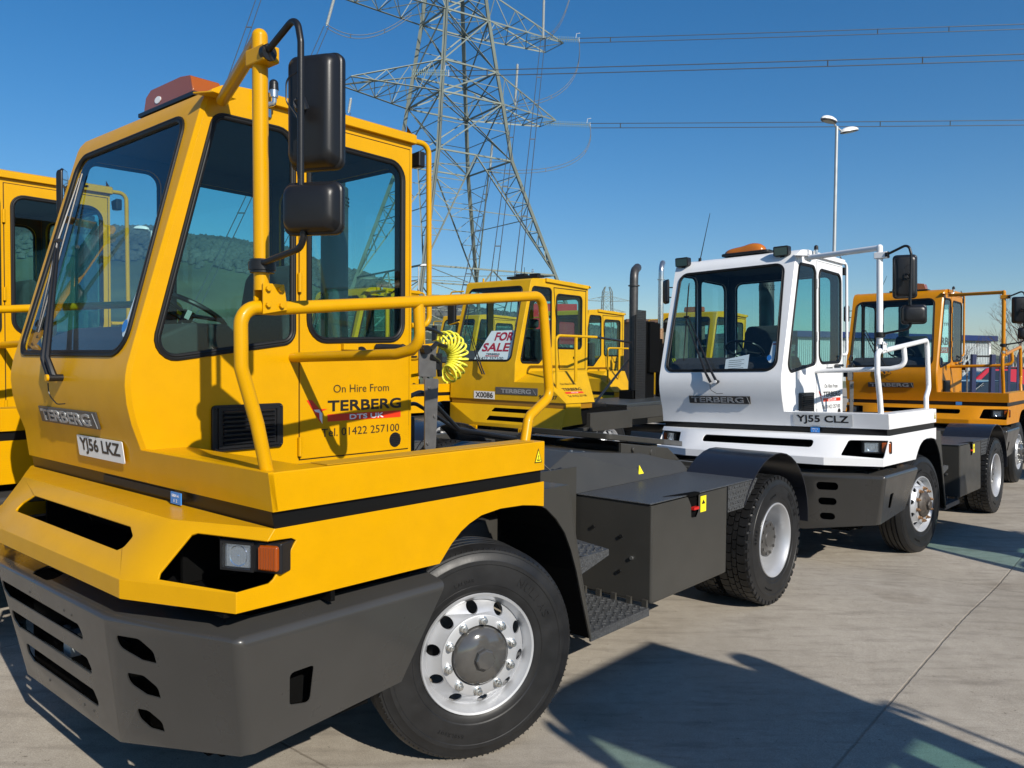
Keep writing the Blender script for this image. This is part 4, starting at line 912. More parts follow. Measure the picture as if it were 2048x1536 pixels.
# ------------------------------------------------------------------ older type of tractor with a tall cab and sloping side fenders
def old_tractor(mw, label, group, paint, full=False, beacon=True, rack=False, wheels=True):
    root = thing('yard_tractor', label, 'yard tractor', group, mw=mw)
    sl = .2849; YS = .21; ref = (-1, -.5, 2.3)
    def wp(y, z, off=0): return V((-.01 - sl * (z - 1.885), y, z)) + V((1, 0, sl)).normalized() * off
    ROOF = [(-.406, 3.275), (-.46, 3.30), (-.80, 3.325), (-1.60, 3.315), (-1.98, 3.285), (-2.05, 3.24)]
    mb = MB()
    wl = fillet([wp(y, z) for y, z in ((-1.13, 3.17), (.06, 3.17), (.10, 1.93), (-1.16, 1.93))], .09, 5)
    mb.face([[wp(-1.25, 1.885), wp(YS, 1.885), wp(YS, 3.275), wp(-1.25, 3.275)], wl], ref)
    for i in range(len(ROOF) - 1):
        a, b = ROOF[i], ROOF[i + 1]; mb.face([[(a[0], -1.25, a[1]), (a[0], YS, a[1]), (b[0], YS, b[1]), (b[0], -1.25, b[1])]], ref)
    w1 = [V((x, 0, z)) for x, z in ((-.45, 3.165), (-.95, 3.165), (-.955, 2.17), (-.62, 1.895), (-.14, 1.90))]; w1 = fillet(w1, [.07, .07, .05, .06, .06], 4)
    w2 = fillet([V((x, 0, z)) for x, z in ((-1.10, 3.08), (-1.85, 3.08), (-1.85, 2.15), (-1.10, 2.15))], .08, 4)
    out = [V((0, 0, 1.28)), V((-.01, 0, 1.885))] + [V((x, 0, z)) for x, z in ROOF] + [V((-2.05, 0, 1.28))]
    dupe = lambda L, y: [V((p.x, y, p.z)) for p in L]
    mb.face([dupe(out, YS), dupe(w1, YS), dupe(w2, YS)], ref); mb.face([dupe(out, -1.25), dupe(w1, -1.25), dupe(w2, -1.25)], ref)
    rw = fillet([V((-2.05, y, z)) for y, z in ((-1.05, 3.05), (0, 3.05), (0, 2.15), (-1.05, 2.15))], .08, 4)
    mb.face([[(-2.05, -1.25, 1.28), (-2.05, YS, 1.28), (-2.05, YS, 3.24), (-2.05, -1.25, 3.24)], rw], ref)
    # front sheet, full width, following the fender outline
    mb.face([[(0, -1.25, 1.28), (0, 1.25, 1.28), (0, .85, 1.585), (0, YS, 1.585), (-.01, YS, 1.885), (-.01, -1.25, 1.885)]], ref)
    cab = mb.obj('cab', paint, root, solid=.02, bevel=.008, ang=18)
    mb = MB(); mb.prism([(-.78, YS + .0, 3.335), (-.78, YS + .04, 3.325), (-.78, YS + .04, 3.262), (-.78, YS, 3.262)], (-1.24, 0, -.04)); mb.prism([(-2.04, -1.25, 3.26), (-2.04, YS + .04, 3.26), (-2.08, YS + .04, 3.24), (-2.08, -1.25, 3.24)], (0, 0, .03))
    mb.obj('roof_gutter', paint, cab, bevel=.008, merge=False)
    for lp, y, sg in ((w1, YS, 1), (w2, YS, 1), (w1, -1.25, -1), (w2, -1.25, -1)):
        g = MB().face([dupe(lp, y - sg * .004)], (-1, y - sg, 2)).obj('window', GLS, root, smooth=False); MB().ring(dupe(lp, y), (0, sg, 0), GASK).obj('window_gasket', BLK, g)
    g = MB().face([[p - V((.003, 0, 0)) for p in wl]], ref).obj('windscreen', GLO, root, smooth=False); MB().ring(wl, V((1, 0, sl)).normalized(), GASK).obj('window_gasket', BLK, g)
    MB().face([[p + V((.003, 0, 0)) for p in rw]], ref).obj('rear_window', GLS, root, smooth=False)
    mb = MB(); mb.ring([V((x, YS + .002, z)) for x, z in ((-1.02, 3.185), (-1.97, 3.185), (-1.97, 1.79), (-1.20, 1.79))], (0, 1, 0), [(-.006, 0), (-.006, .004), (.006, .004), (.006, 0)])
    dr = mb.obj('door', BLK, root)
    MB().box((-1.70, YS, 1.98), (-1.60, YS + .03, 2.01)).obj('door_handle', BLKP, dr)
    mb = MB(); mb.box((-2.03, -1.23, 3.15), (-.48, YS - .02, 3.22)); mb.box((-2.03, -1.23, 1.3), (-.05, YS - .03, 1.35)); mb.box((-2.04, -1.23, 1.3), (-2.02, YS - .03, 2.1)); mb.box((-2.0, -1.235, 1.3), (-.2, -1.225, 2.1))
    mb.prism([(-.04, -1.22, 1.4), (-.04, -1.22, 1.86), (-.16, -1.22, 1.93), (-.42, -1.22, 1.88), (-.36, -1.22, 1.4)], (0, 1.40, 0))
    mb.obj('cab_lining', LINER, root, merge=False, smooth=False)
    mb = MB(); mb.box((-1.35, -.80, 1.75), (-.85, -.28, 1.92)); mb.box((-1.45, -.80, 1.85), (-1.32, -.28, 2.5)); mb.box((-1.44, -.66, 2.52), (-1.35, -.42, 2.68)); mb.obj('seat', SEATM, root, bevel=.04, merge=False)
    # side fender, cross-section in y/z extruded backwards
    mb = MB(); rf = (-.6, .4, 1.35)
    P0 = [(.0, .85, 1.585), (-.42, .72, 1.765), (-1.25, .72, 1.765), (-1.35, .80, 1.60)]; Q = [(.0, 1.25, 1.28), (-.30, 1.25, 1.30), (-.74, 1.25, 1.28)]
    mb.face([[(0, YS, 1.585), (0, .85, 1.585), (-.42, .72, 1.765), (-.42, YS, 1.765)]], rf)
    mb.face([[(-.42, YS, 1.765), (-.42, .72, 1.765), (-1.30, .72, 1.765), (-1.30, YS, 1.765)]], rf)
    mb.face([[(0, .85, 1.585), (0, 1.25, 1.28), (-.42, .72, 1.765)]], rf); mb.face([[(-.42, .72, 1.765), (0, 1.25, 1.28), (-.78, 1.25, 1.28)]], rf); mb.face([[(-.42, .72, 1.765), (-.78, 1.25, 1.28), (-1.30, .72, 1.765)]], rf)
    mb.face([[(-1.30, .72, 1.765), (-.78, 1.25, 1.28), (-1.30, YS, 1.28)]], rf); mb.face([[(-1.30, .72, 1.765), (-1.30, YS, 1.28), (-1.30, YS, 1.765)]], rf)
    fd = mb.obj('side_fender', paint, root, bevel=.008, ang=15)
    # lower body
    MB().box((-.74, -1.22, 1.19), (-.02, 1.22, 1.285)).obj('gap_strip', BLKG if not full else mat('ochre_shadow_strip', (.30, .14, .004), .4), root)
    mb = MB(); rf = (-.5, 0, 1.0)
    slots = [fillet([V((t * .148, y, 1.198 - t * .288)) for y, t in ((-.20, .14), (.62, .14), (.60, .36), (-.26, .36))], .012, 3), fillet([V((t * .148, y, 1.198 - t * .288)) for y, t in ((-.26, .60), (.70, .60), (.66, .85), (-.30, .85))], .012, 3)]
    lp = lambda y, t: (t * .148, y, 1.198 - t * .288)
    yl = lambda t: -1.25 + .69 * t
    yr = lambda t: 1.25 - .33 * t
    mb.face([[lp(yl(0), 0), lp(yr(0), 0), lp(yr(.48), .48), lp(yl(.48), .48)], slots[0]], rf); mb.face([[lp(yl(.48), .48), lp(yr(.48), .48), lp(yr(1), 1), lp(yl(1), 1)], slots[1]], rf)
    mb.face([[(.148, -.56, .91), (.148, .92, .91), (.148, .92, .855), (.148, -.56, .855)]], rf)
    mb.face([[(0, -1.25, 1.198), (.148, -.56, .91), (.148, -.56, .855), (0, -1.25, .855)]], rf)
    mb.face([[(0, 1.25, 1.198), (.148, .92, .91), (.12, 1.25, .93)]], rf); mb.face([[(.148, .92, .91), (.148, .92, .855), (.13, 1.25, .855), (.12, 1.25, .93)]], rf)
    mb.face([[(0, 1.25, 1.27), (0, 1.25, 1.198), (.12, 1.25, .93), (.13, 1.25, .855), (.09, 1.25, .92), (-.44, 1.25, .945), (-.40, 1.25, 1.10), (-.39, 1.25, 1.27)]], rf)
    mb.face([[(0, -1.25, 1.198), (0, -1.25, .855), (-2.0, -1.25, .95), (-2.0, -1.25, 1.198)]], rf)
    mb.obj('lower_body', paint, root, solid=.01, bevel=.006, ang=18)
    mb = MB(); mb.box((-1.9, -1.2, .92), (-.1, 1.15, 1.18)); mb.obj('front_frame_dark_fill', INN, root)
    mb = MB(); mb.box((-1.6, -1.22, 1.0), (-.44, -.4, 1.2)); mb.cyl((.25, -1.2, .76), (.25, .95, .76), .045); mb.box((.16, -1.0, .66), (.2, 1.1, .80)); mb.box((-.1, -1.1, .5), (.16, 1.1, .62)); mb.box((.2, .6, .60), (.42, .95, .78)); mb.box((.05, -.8, .62), (.12, -.7, .86)); mb.box((.05, .5, .62), (.12, .6, .86))
    mb.obj('bumper', GRY, root, bevel=.006, merge=False)
    for y in (-.62, .45):
        mb = MB()
        for k in range(5): mb.box((.155, y + k * .035, .80 + .01 * (k % 2)), (.19, y + k * .035 + .02, .86))
        mb.box((.16, y, .80), (.175, y + .16, .82)); mb.obj('tow_hook', YEL, root, merge=False)
    mb = MB()
    for s in (1, -1): mb.box((-6.0, s * .42 - .05, .72), (-.2, s * .42 + .05, .98))
    mb.box((-6.0, -.45, .80), (-5.9, .45, .98)); mb.box((-1.55, .2, .82), (.0, 1.2, .87)); mb.box((-1.97, .45, .80), (-.70, 1.22, 1.10)); mb.box((-3.6, -.9, .9), (-2.15, .95, 1.12)); mb.cyl((-1.3, -1, .5), (-1.3, 1, .5), .08); mb.cyl((-4.9, -1, .52), (-4.9, 1, .52), .09)
    mb.obj('chassis', GRY, root, bevel=.005, merge=False)
    if wheels:
        for s in (1, -1): wheel(root, -1.30, s * 1.06, 'front', s, lod=1); wheel(root, -4.9, s * 1.04, 'rear', s, lod=1)
    # rail, mirrors, wiper
    mb = MB(); mb.tube([(-.12, .98, 1.50), (-.08, .98, 2.335), (-1.20, .98, 2.335)], .022, [0, .1, 0], n=10); mb.box((-.65, .965, 1.60), (-.59, .99, 2.32)); mb.obj('handrail', paint, root, merge=False)
    if full:
        MB().tube([(-1.20, .98, 2.335), (-3.7, .10, 2.30)], .02, n=10).obj('rear_rail', BLKP, root)
        MB().tube([(-3.68, .05, 1.95), (-1.28, .9, 1.22)], .022, n=8).obj('stay_bar', BLKP, root)
    MB().tube([(-.32, -1.24, 3.14), (-.28, -1.52, 3.14), (-.26, -1.54, 2.72), (-.24, -1.52, 2.55), (-.20, -1.24, 2.6)], .014, .05, n=8).obj('mirror_arm', paint, root)
    MB().box((-.30, -1.56, 2.55), (-.22, -1.38, 3.02)).obj('mirror', BLKP, root, bevel=.03)
    mb = MB(); pv = V((.03, -.47, 1.70)); h = wp(-.98, 2.5, .05)
    for dy in (0, .05): mb.tube([pv + V((0, dy, 0)), pv + V((.02, dy - .05, .12)), h + V((0, dy, 0))], [.014, .012, .006], n=6)
    mb.tube([wp(-1.06, 2.85, .02), wp(-1.0, 2.05, .02)], .008, n=6); mb.obj('wiper', BLKP, root, merge=False)
    if beacon:
        MB().prism(fillet([V((-.60, -.50, 3.32)), V((-.60, -.48, 3.43)), V((-.60, -.12, 3.43)), V((-.60, -.10, 3.32))], .025, 3), (-.14, 0, 0)).obj('beacon', ORG, root, bevel=.01)
    if rack:
        mb = MB(); mb.box((-1.00, -.66, 3.36), (-.80, .02, 3.40)); mb.box((-.95, -.5, 3.38), (-.84, -.3, 3.44)); mb.box((-.92, -.2, 3.38), (-.86, .0, 3.43)); mb.obj('beacon_rack', BLK, root, merge=False)
        mb = MB()
        for y in (-.52, -.16): mb.cyl((-.9, y, 3.4), (-.9, y, 3.46), .012, n=8); mb.tube([V((-.9, y + .02 * math.cos(a * PI / 6), 3.485 + .022 * math.sin(a * PI / 6))) for a in range(12)], .006, closed=True, n=6)
        mb.obj('lamp_socket', STEEL, root, merge=False)
        MB().tube([(-.9, -.34, 3.4), (-.92, -.36, 3.56)], .005, n=6).obj('aerial', BLK, root)
        MB().cyl((-.62, -1.05, 3.31), (-.62, -1.05, 3.38), .018).obj('roof_stud', paint, root)
    if full:
        q = MB().prism([(.002, -.680, 1.290), (.002, -.218, 1.290), (.002, -.218, 1.418), (.002, -.680, 1.418)], (.004, 0, 0)).obj('number_plate', PLW, root)
        text(q, 'plate_lettering', 'X0086', (.0063, -.640, 1.312), (0, 1, 0), (0, 0, 1), .385, .088, INKB, .001, fat=.003)
        b = MB().box((.0, -.195, 1.380), (.008, .692, 1.498)).obj('name_badge', mat('mid_grey_badge', (.075, .075, .078), .35), root, bevel=.004)
        text(b, 'badge_lettering', 'TERBERG', (.0085, -.07, 1.404), (0, 1, 0), (0, 0, 1), .62, .066, BADL, .004, fat=.003)
        MB().bar((.009, .595, 1.475), (.009, .655, 1.395), .006, .004).obj('badge_stripe', BADL, b)
        text(cab, 'fleet_number', '980087', (.0015, .715, 1.335), (0, 1, 0), (0, 0, 1), .36, .058, INKB, .001, fat=.0015)
        cd = MB().face([[wp(y, z, -.03) for y, z in ((-.470, 2.438), (.087, 2.445), (.100, 1.945), (-.76, 1.935))]], ref).obj('sale_sign', CARD, root, smooth=False)
        n_ = V((1, 0, sl)).normalized(); vv = V((-sl, 0, 1)).normalized(); sk = (vv + V((0, .18, 0))).normalized()
        text(cd, 'sign_lettering', 'FOR', wp(-.36, 2.275, -.028), (0, 1, 0), sk, .38, .140, INKD, .001, fat=.006)
        text(cd, 'sign_lettering', 'SALE', wp(-.60, 2.095, -.028), (0, 1, 0), sk, .58, .140, INKD, .001, fat=.006)
        text(cd, 'sign_lettering', 'TERBERG', wp(-.49, 2.035, -.028), (0, 1, 0), vv, .30, .026, INKB, .001, fat=.001)
        bb = MB().face([[wp(y, z, -.028) for y, z in ((-.50, 2.025), (-.20, 2.025), (-.20, 2.007), (-.50, 2.007))]], ref).obj('red_band', REDP, cd, smooth=False)
        text(bb, 'band_lettering', 'DTS UK', wp(-.41, 2.010, -.027), (0, 1, 0), vv, .12, .012, INKW, .001)
        text(cd, 'sign_lettering', '01422 257100', wp(-.69, 1.951, -.028), (0, 1, 0), vv, .60, .050, INKB, .001)
        # hire lettering on the sloping fender face
        a, b_, c_ = V((-.42, .72, 1.765)), V((0, 1.25, 1.28)), V((-.78, 1.25, 1.28)); n_ = (b_ - a).cross(c_ - a).normalized(); n_ = n_ if n_.y > 0 else -n_
        u = V((-1, 0, 0)); v = n_.cross(u); v = v if v.z > 0 else -v; o0 = b_ + n_ * .004
        def fo(x, t): return V((x, 1.25, 1.28)) + v * t + n_ * .003
        text(fd, 'fender_lettering', 'On Hire From', fo(-.26, .40), u, v, .40, .045, INKB, .001)
        text(fd, 'fender_lettering', 'TERBERG', fo(-.20, .27), u, v, .50, .06, INKB, .001, fat=.002)
        MB().prism([fo(-.20, .205), fo(-.68, .205), fo(-.68, .245), fo(-.20, .245)], n_ * .001).obj('red_band', mat('band_red', (.7, .03, .01), .35), fd)
        text(fd, 'fender_lettering', 'DTS UK', fo(-.36, .212) + n_ * .002, u, v, .18, .026, INKW, .001)
        text(fd, 'fender_lettering', 'Tel. 01422 257100', fo(-.20, .13), u, v, .50, .045, INKB, .001)
        # mesh guard, exhausts and lift gear behind the cab
        def mesh(name, o0, u, v, w, h, step, t):
            mb = MB(); o0, u, v = V(o0), V(u).normalized(), V(v).normalized()
            for k in range(int(w / step) + 1): mb.bar(o0 + u * k * step, o0 + u * k * step + v * h, t, t)
            for k in range(int(h / step) + 1): mb.bar(o0 + v * k * step, o0 + v * k * step + u * w, t, t)
            return mb.obj(name, BLKP, root, merge=False, smooth=False)
        mesh('guard_mesh', (-3.80, .16, 1.10), (-1, 0, 0), (0, 0, 1), .34, 1.85, .034, .014)
        mesh('guard_mesh', (-.82, 1.03, .86), (-1, 0, 0), (0, 0, 1), .62, .37, .035, .007)
        mesh('guard_mesh', (-.80, 1.02, 1.23), (-1, -.1, 0), (0, -1, .0), .62, .30, .035, .007)
        MB().box((-1.42, .5, .87), (-.86, 1.0, 1.12)).obj('air_filter', RUSTY, root, bevel=.04)
        mb = MB(); mb.cyl((-4.02, -.05, 1.1), (-4.02, -.05, 3.46), .088, n=20); mb.tube([(-4.02, -.05, 3.40), (-4.02, -.05, 3.74), (-4.42, -.22, 3.86)], .086, [0, .26, 0], n=20, caps=False); mb.lathe([(.088, 0), (.115, 0), (.115, .02), (.088, .02)], (-4.02, -.05, 3.44), (0, 0, 1)); mb.obj('exhaust_stack', EXH, root, merge=False, ang=50)
        mb = MB(); mb.cyl((-4.98, .02, 2.6), (-4.98, .02, 3.66), .058, n=18); mb.tube([(-4.98, .02, 3.6), (-4.98, .02, 3.90), (-5.16, -.05, 4.02)], .056, [0, .18, 0], n=16, caps=False); mb.lathe([(.058, 0), (.078, 0), (.078, .015), (.058, .015)], (-4.98, .02, 3.64), (0, 0, 1)); ex = mb.obj('exhaust_stack', STEEL, root, merge=False, ang=50)
        MB().cyl((-4.98, .02, 2.0), (-4.98, .02, 2.62), .066, n=18).obj('exhaust_sleeve', RUSTY, ex)
        mb = MB(); mb.box((-4.65, -.15, .95), (-4.15, .08, 2.75)); mb.box((-4.75, -.25, 1.7), (-4.35, .15, 2.72)); mb.box((-5.35, -.1, .95), (-5.0, .1, 2.3)); mb.cyl((-4.8, .12, 1.2), (-4.8, .12, 2.4), .05); mb.tube([(-4.75, .15, 1.3), (-4.85, .18, 2.2), (-5.05, .18, 2.45), (-5.15, .15, 1.5)], .035, .15, n=8); mb.box((-4.3, -.2, .98), (-3.75, .12, 1.35)); mb.cyl((-5.1, .0, 2.55), (-5.1, .0, 2.75), .13)
        mb.obj('engine_pack', INN, root, bevel=.012, merge=False)
        mb = MB(); mb.prism([(-2.0, -.5, .98), (-2.0, .75, .98), (-5.8, .75, 1.02), (-5.8, -.5, 1.02)], (0, 0, .18)); mb.obj('rear_deck', mat('deep_grey', (.035, .04, .042), .45), root, bevel=.02)
    return root

# ------------------------------------------------------------------ ground
def ground_mat():
    m = bpy.data.materials.new('yard_concrete'); m.use_nodes = True; n = m.node_tree; b = n.nodes['Principled BSDF']; L = n.links
    tc = n.nodes.new('ShaderNodeTexCoord')
    def noise(scale, det, rough, mapping=None, sc=(1, 1, 1), rot=0):
        t = n.nodes.new('ShaderNodeTexNoise'); t.inputs['Scale'].default_value = scale; t.inputs['Detail'].default_value = det; t.inputs['Roughness'].default_value = rough
        mp = n.nodes.new('ShaderNodeMapping'); mp.inputs['Rotation'].default_value = (0, 0, R(rot)); mp.inputs['Scale'].default_value = sc
        L.new(tc.outputs['Object'], mp.inputs[0]); L.new(mp.outputs[0], t.inputs['Vector']); return t
    def ramp(src, a, b_, c0, c1):
        r = n.nodes.new('ShaderNodeValToRGB'); r.color_ramp.elements[0].position = a; r.color_ramp.elements[1].position = b_
        r.color_ramp.elements[0].color = (*c0, 1); r.color_ramp.elements[1].color = (*c1, 1); L.new(src, r.inputs[0]); return r
    def mul(a, b_, f=1):
        x = n.nodes.new('ShaderNodeMix'); x.data_type = 'RGBA'; x.blend_type = 'MULTIPLY'; x.inputs[0].default_value = f
        L.new(a, x.inputs[6]); L.new(b_, x.inputs[7]); return x.outputs[2]
    base = ramp(noise(.55, 8, .62).outputs[0], .3, .72, (.335, .297, .243), (.445, .402, .338)).outputs[0]
    sp = ramp(noise(160, 3, .7).outputs[0], .34, .66, (.74, .74, .74), (1.16, 1.16, 1.16)).outputs[0]
    mid = ramp(noise(9, 6, .7).outputs[0], .3, .7, (.86, .85, .84), (1.05, 1.05, 1.05)).outputs[0]
    smear = ramp(noise(1.6, 5, .65, sc=(1, 5.5, 1), rot=-22).outputs[0], .50, .72, (1, 1, 1), (.70, .69, .69)).outputs[0]
    oil = ramp(noise(.9, 4, .5, rot=30).outputs[0], .60, .74, (1, 1, 1), (.74, .71, .68)).outputs[0]
    pit = ramp(noise(38, 2, .5).outputs[0], .70, .74, (1, 1, 1), (.55, .52, .50)).outputs[0]
    c = mul(mul(mul(mul(mul(base, sp), mid), smear), oil), pit)
    # slab joints
    sx = n.nodes.new('ShaderNodeSeparateXYZ'); mp = n.nodes.new('ShaderNodeMapping'); mp.vector_type = 'TEXTURE'
    mp.inputs['Rotation'].default_value = (0, 0, R(50.3)); mp.inputs['Location'].default_value = (1.90, 4.25, 0)
    L.new(tc.outputs['Object'], mp.inputs[0]); L.new(mp.outputs[0], sx.inputs[0])
    wob = noise(6, 4, .6)
    def joint(axis, period, off, w):
        a = n.nodes.new('ShaderNodeMath'); a.operation = 'MULTIPLY_ADD'; a.inputs[1].default_value = .018; L.new(wob.outputs[0], a.inputs[0]); L.new(sx.outputs[axis], a.inputs[2])
        o = n.nodes.new('ShaderNodeMath'); o.operation = 'ADD'; o.inputs[1].default_value = off; L.new(a.outputs[0], o.inputs[0])
        p = n.nodes.new('ShaderNodeMath'); p.operation = 'PINGPONG'; p.inputs[1].default_value = period / 2; L.new(o.outputs[0], p.inputs[0])
        q = n.nodes.new('ShaderNodeMapRange'); q.inputs[1].default_value = w * .5; q.inputs[2].default_value = w * 1.6; q.inputs[3].default_value = 0; q.inputs[4].default_value = 1; L.new(p.outputs[0], q.inputs[0]); return q.outputs[0]
    mn = n.nodes.new('ShaderNodeMath'); mn.operation = 'MINIMUM'; L.new(joint('Y', 4.6, 0, .006), mn.inputs[0]); L.new(joint('X', 6.0, 2.1, .006), mn.inputs[1])
    jr = ramp(mn.outputs[0], 0, 1, (.70, .68, .66), (1, 1, 1)).outputs[0]
    c = mul(c, jr); L.new(c, b.inputs['Base Color']); b.inputs['Roughness'].default_value = .88; b.inputs['Specular IOR Level'].default_value = .25
    bp = n.nodes.new('ShaderNodeBump'); bp.inputs['Strength'].default_value = .35; bp.inputs['Distance'].default_value = .004
    L.new(noise(120, 5, .75).outputs[0], bp.inputs['Height'])
    bp2 = n.nodes.new('ShaderNodeBump'); bp2.inputs['Strength'].default_value = .6; bp2.inputs['Distance'].default_value = .006
    L.new(mn.outputs[0], bp2.inputs['Height']); L.new(bp.outputs[0], bp2.inputs['Normal']); L.new(bp2.outputs[0], b.inputs['Normal'])
    return m
mb = MB(); xs = [-60, -30, -16] + [-10 + i * .5 for i in range(53)] + [20, 26, 34, 60]; ys = [-60, -20, -8] + [-3 + i * .5 for i in range(53)] + [26, 30, 36, 60]
gv = [[mb.bm.verts.new((x, y, gz(x, y))) for y in ys] for x in xs]
for i in range(len(xs) - 1):
    for j in range(len(ys) - 1): mb.bm.faces.new((gv[i][j], gv[i + 1][j], gv[i + 1][j + 1], gv[i][j + 1]))
g = mb.obj('yard', ground_mat(), ang=180); g['kind'] = 'structure'
mb = MB()
GR = mat('rough_ground', (.10, .11, .055), .95, noise_amt=.35, noise_scale=.05, bump=.3, bump_scale=3)
zf = -.12
ring = [(-60, -60), (60, -60), (60, 60), (-60, 60)]; far = [(-3000, -3000), (3000, -3000), (3000, 3000), (-3000, 3000)]
a = [mb.bm.verts.new((x, y, gz(x, y) - .03)) for x, y in ring]; b = [mb.bm.verts.new((x, y, -.6)) for x, y in far]
for i in range(4): mb.bm.faces.new((a[i], b[i], b[(i + 1) % 4], a[(i + 1) % 4]))
bmesh.ops.recalc_face_normals(mb.bm, faces=mb.bm.faces)
for f in mb.bm.faces:
    if f.normal.z < 0: f.normal_flip()
g = mb.obj('ground', GR, smooth=False); g['kind'] = 'structure'

# ------------------------------------------------------------------ hill with a wooded ridge
HP = [(-1500, 90), (-900, 115), (-640, 128), (-433, 122), (-364, 121), (-300, 113), (-231, 101), (-161, 79), (-87, 55), (20, 40), (112, 26), (260, 12), (600, 6), (1400, 4)]
def hp(x):
    for i in range(len(HP) - 1):
        if HP[i][0] <= x <= HP[i + 1][0]:
            t = (x - HP[i][0]) / (HP[i + 1][0] - HP[i][0]); t = t * t * (3 - 2 * t); return HP[i][1] + t * (HP[i + 1][1] - HP[i][1])
    return 5
def hz(x, y):
    xr = x * 800 / max(y, 1); h = hp(max(-1499, min(1399, xr)))
    t = max(0, min(1, (y - 330) / 470)); t2 = t * t * (3 - 2 * t)
    return -.6 + h * t2 + 4 * noise.noise(V((x / 60, y / 60, 0))) * t
mb = MB(); nx, ny = 150, 26
gv = [[mb.bm.verts.new((x, y, hz(x, y))) for y in [330 + j * 24 for j in range(ny)]] for x in [-1100 + i * 12 for i in range(nx)]]
for i in range(nx - 1):
    for j in range(ny - 1): mb.bm.faces.new((gv[i][j], gv[i + 1][j], gv[i + 1][j + 1], gv[i][j + 1]))
HM = bpy.data.materials.new('hillside'); HM.use_nodes = True; n = HM.node_tree; b = n.nodes['Principled BSDF']; b.inputs['Roughness'].default_value = 1; b.inputs['Specular IOR Level'].default_value = 0
tc = n.nodes.new('ShaderNodeTexCoord'); t = n.nodes.new('ShaderNodeTexNoise'); t.inputs['Scale'].default_value = .012; t.inputs['Detail'].default_value = 10; n.links.new(tc.outputs['Object'], t.inputs['Vector'])
r = n.nodes.new('ShaderNodeValToRGB'); r.color_ramp.elements[0].position = .38; r.color_ramp.elements[1].position = .62; r.color_ramp.elements[0].color = (.045, .05, .03, 1); r.color_ramp.elements[1].color = (.10, .11, .055, 1)
n.links.new(t.outputs[0], r.inputs[0]); n.links.new(r.outputs[0], b.inputs['Base Color'])
g = mb.obj('hill', HM, ang=180); g['kind'] = 'structure'
# the wood that covers the hill: many small leafless crowns, uncountable
mb = MB(); rnd = random.Random(3)
for k in range(13000):
    y = 590 + 250 * rnd.random() ** .7; x = (-560 + 900 * rnd.random()) * y / 800; z = hz(x, y)
    s_ = 3 + 3 * rnd.random(); hh = s_ * (.7 + .5 * rnd.random()); n_ = 6; a0 = rnd.random() * 6
    lo_ = [mb.bm.verts.new((x + s_ * .6 * math.cos(a0 + q * PI / 3) * (.7 + .6 * rnd.random()), y + s_ * .6 * math.sin(a0 + q * PI / 3), z + hh * .15 * rnd.random())) for q in range(n_)]
    md = [mb.bm.verts.new((x + s_ * .55 * math.cos(a0 + .4 + q * PI / 3) * (.7 + .6 * rnd.random()), y + s_ * .5 * math.sin(a0 + .4 + q * PI / 3), z + hh * (.5 + .25 * rnd.random()))) for q in range(n_)]
    tp = mb.bm.verts.new((x + rnd.uniform(-1, 1), y, z + hh))
    for q in range(n_):
        mb.bm.faces.new((lo_[q], lo_[(q + 1) % n_], md[q])); mb.bm.faces.new((lo_[(q + 1) % n_], md[(q + 1) % n_], md[q])); mb.bm.faces.new((md[q], md[(q + 1) % n_], tp))
WD = mat('winter_wood', (.075, .078, .062), 1, spec=0, noise_amt=.5, noise_scale=.012)
w = mb.obj('wood', WD, merge=False, ang=180); w['kind'] = 'stuff'; tag(w, 'bare winter wood covering the hillside beyond the yard', 'wood')

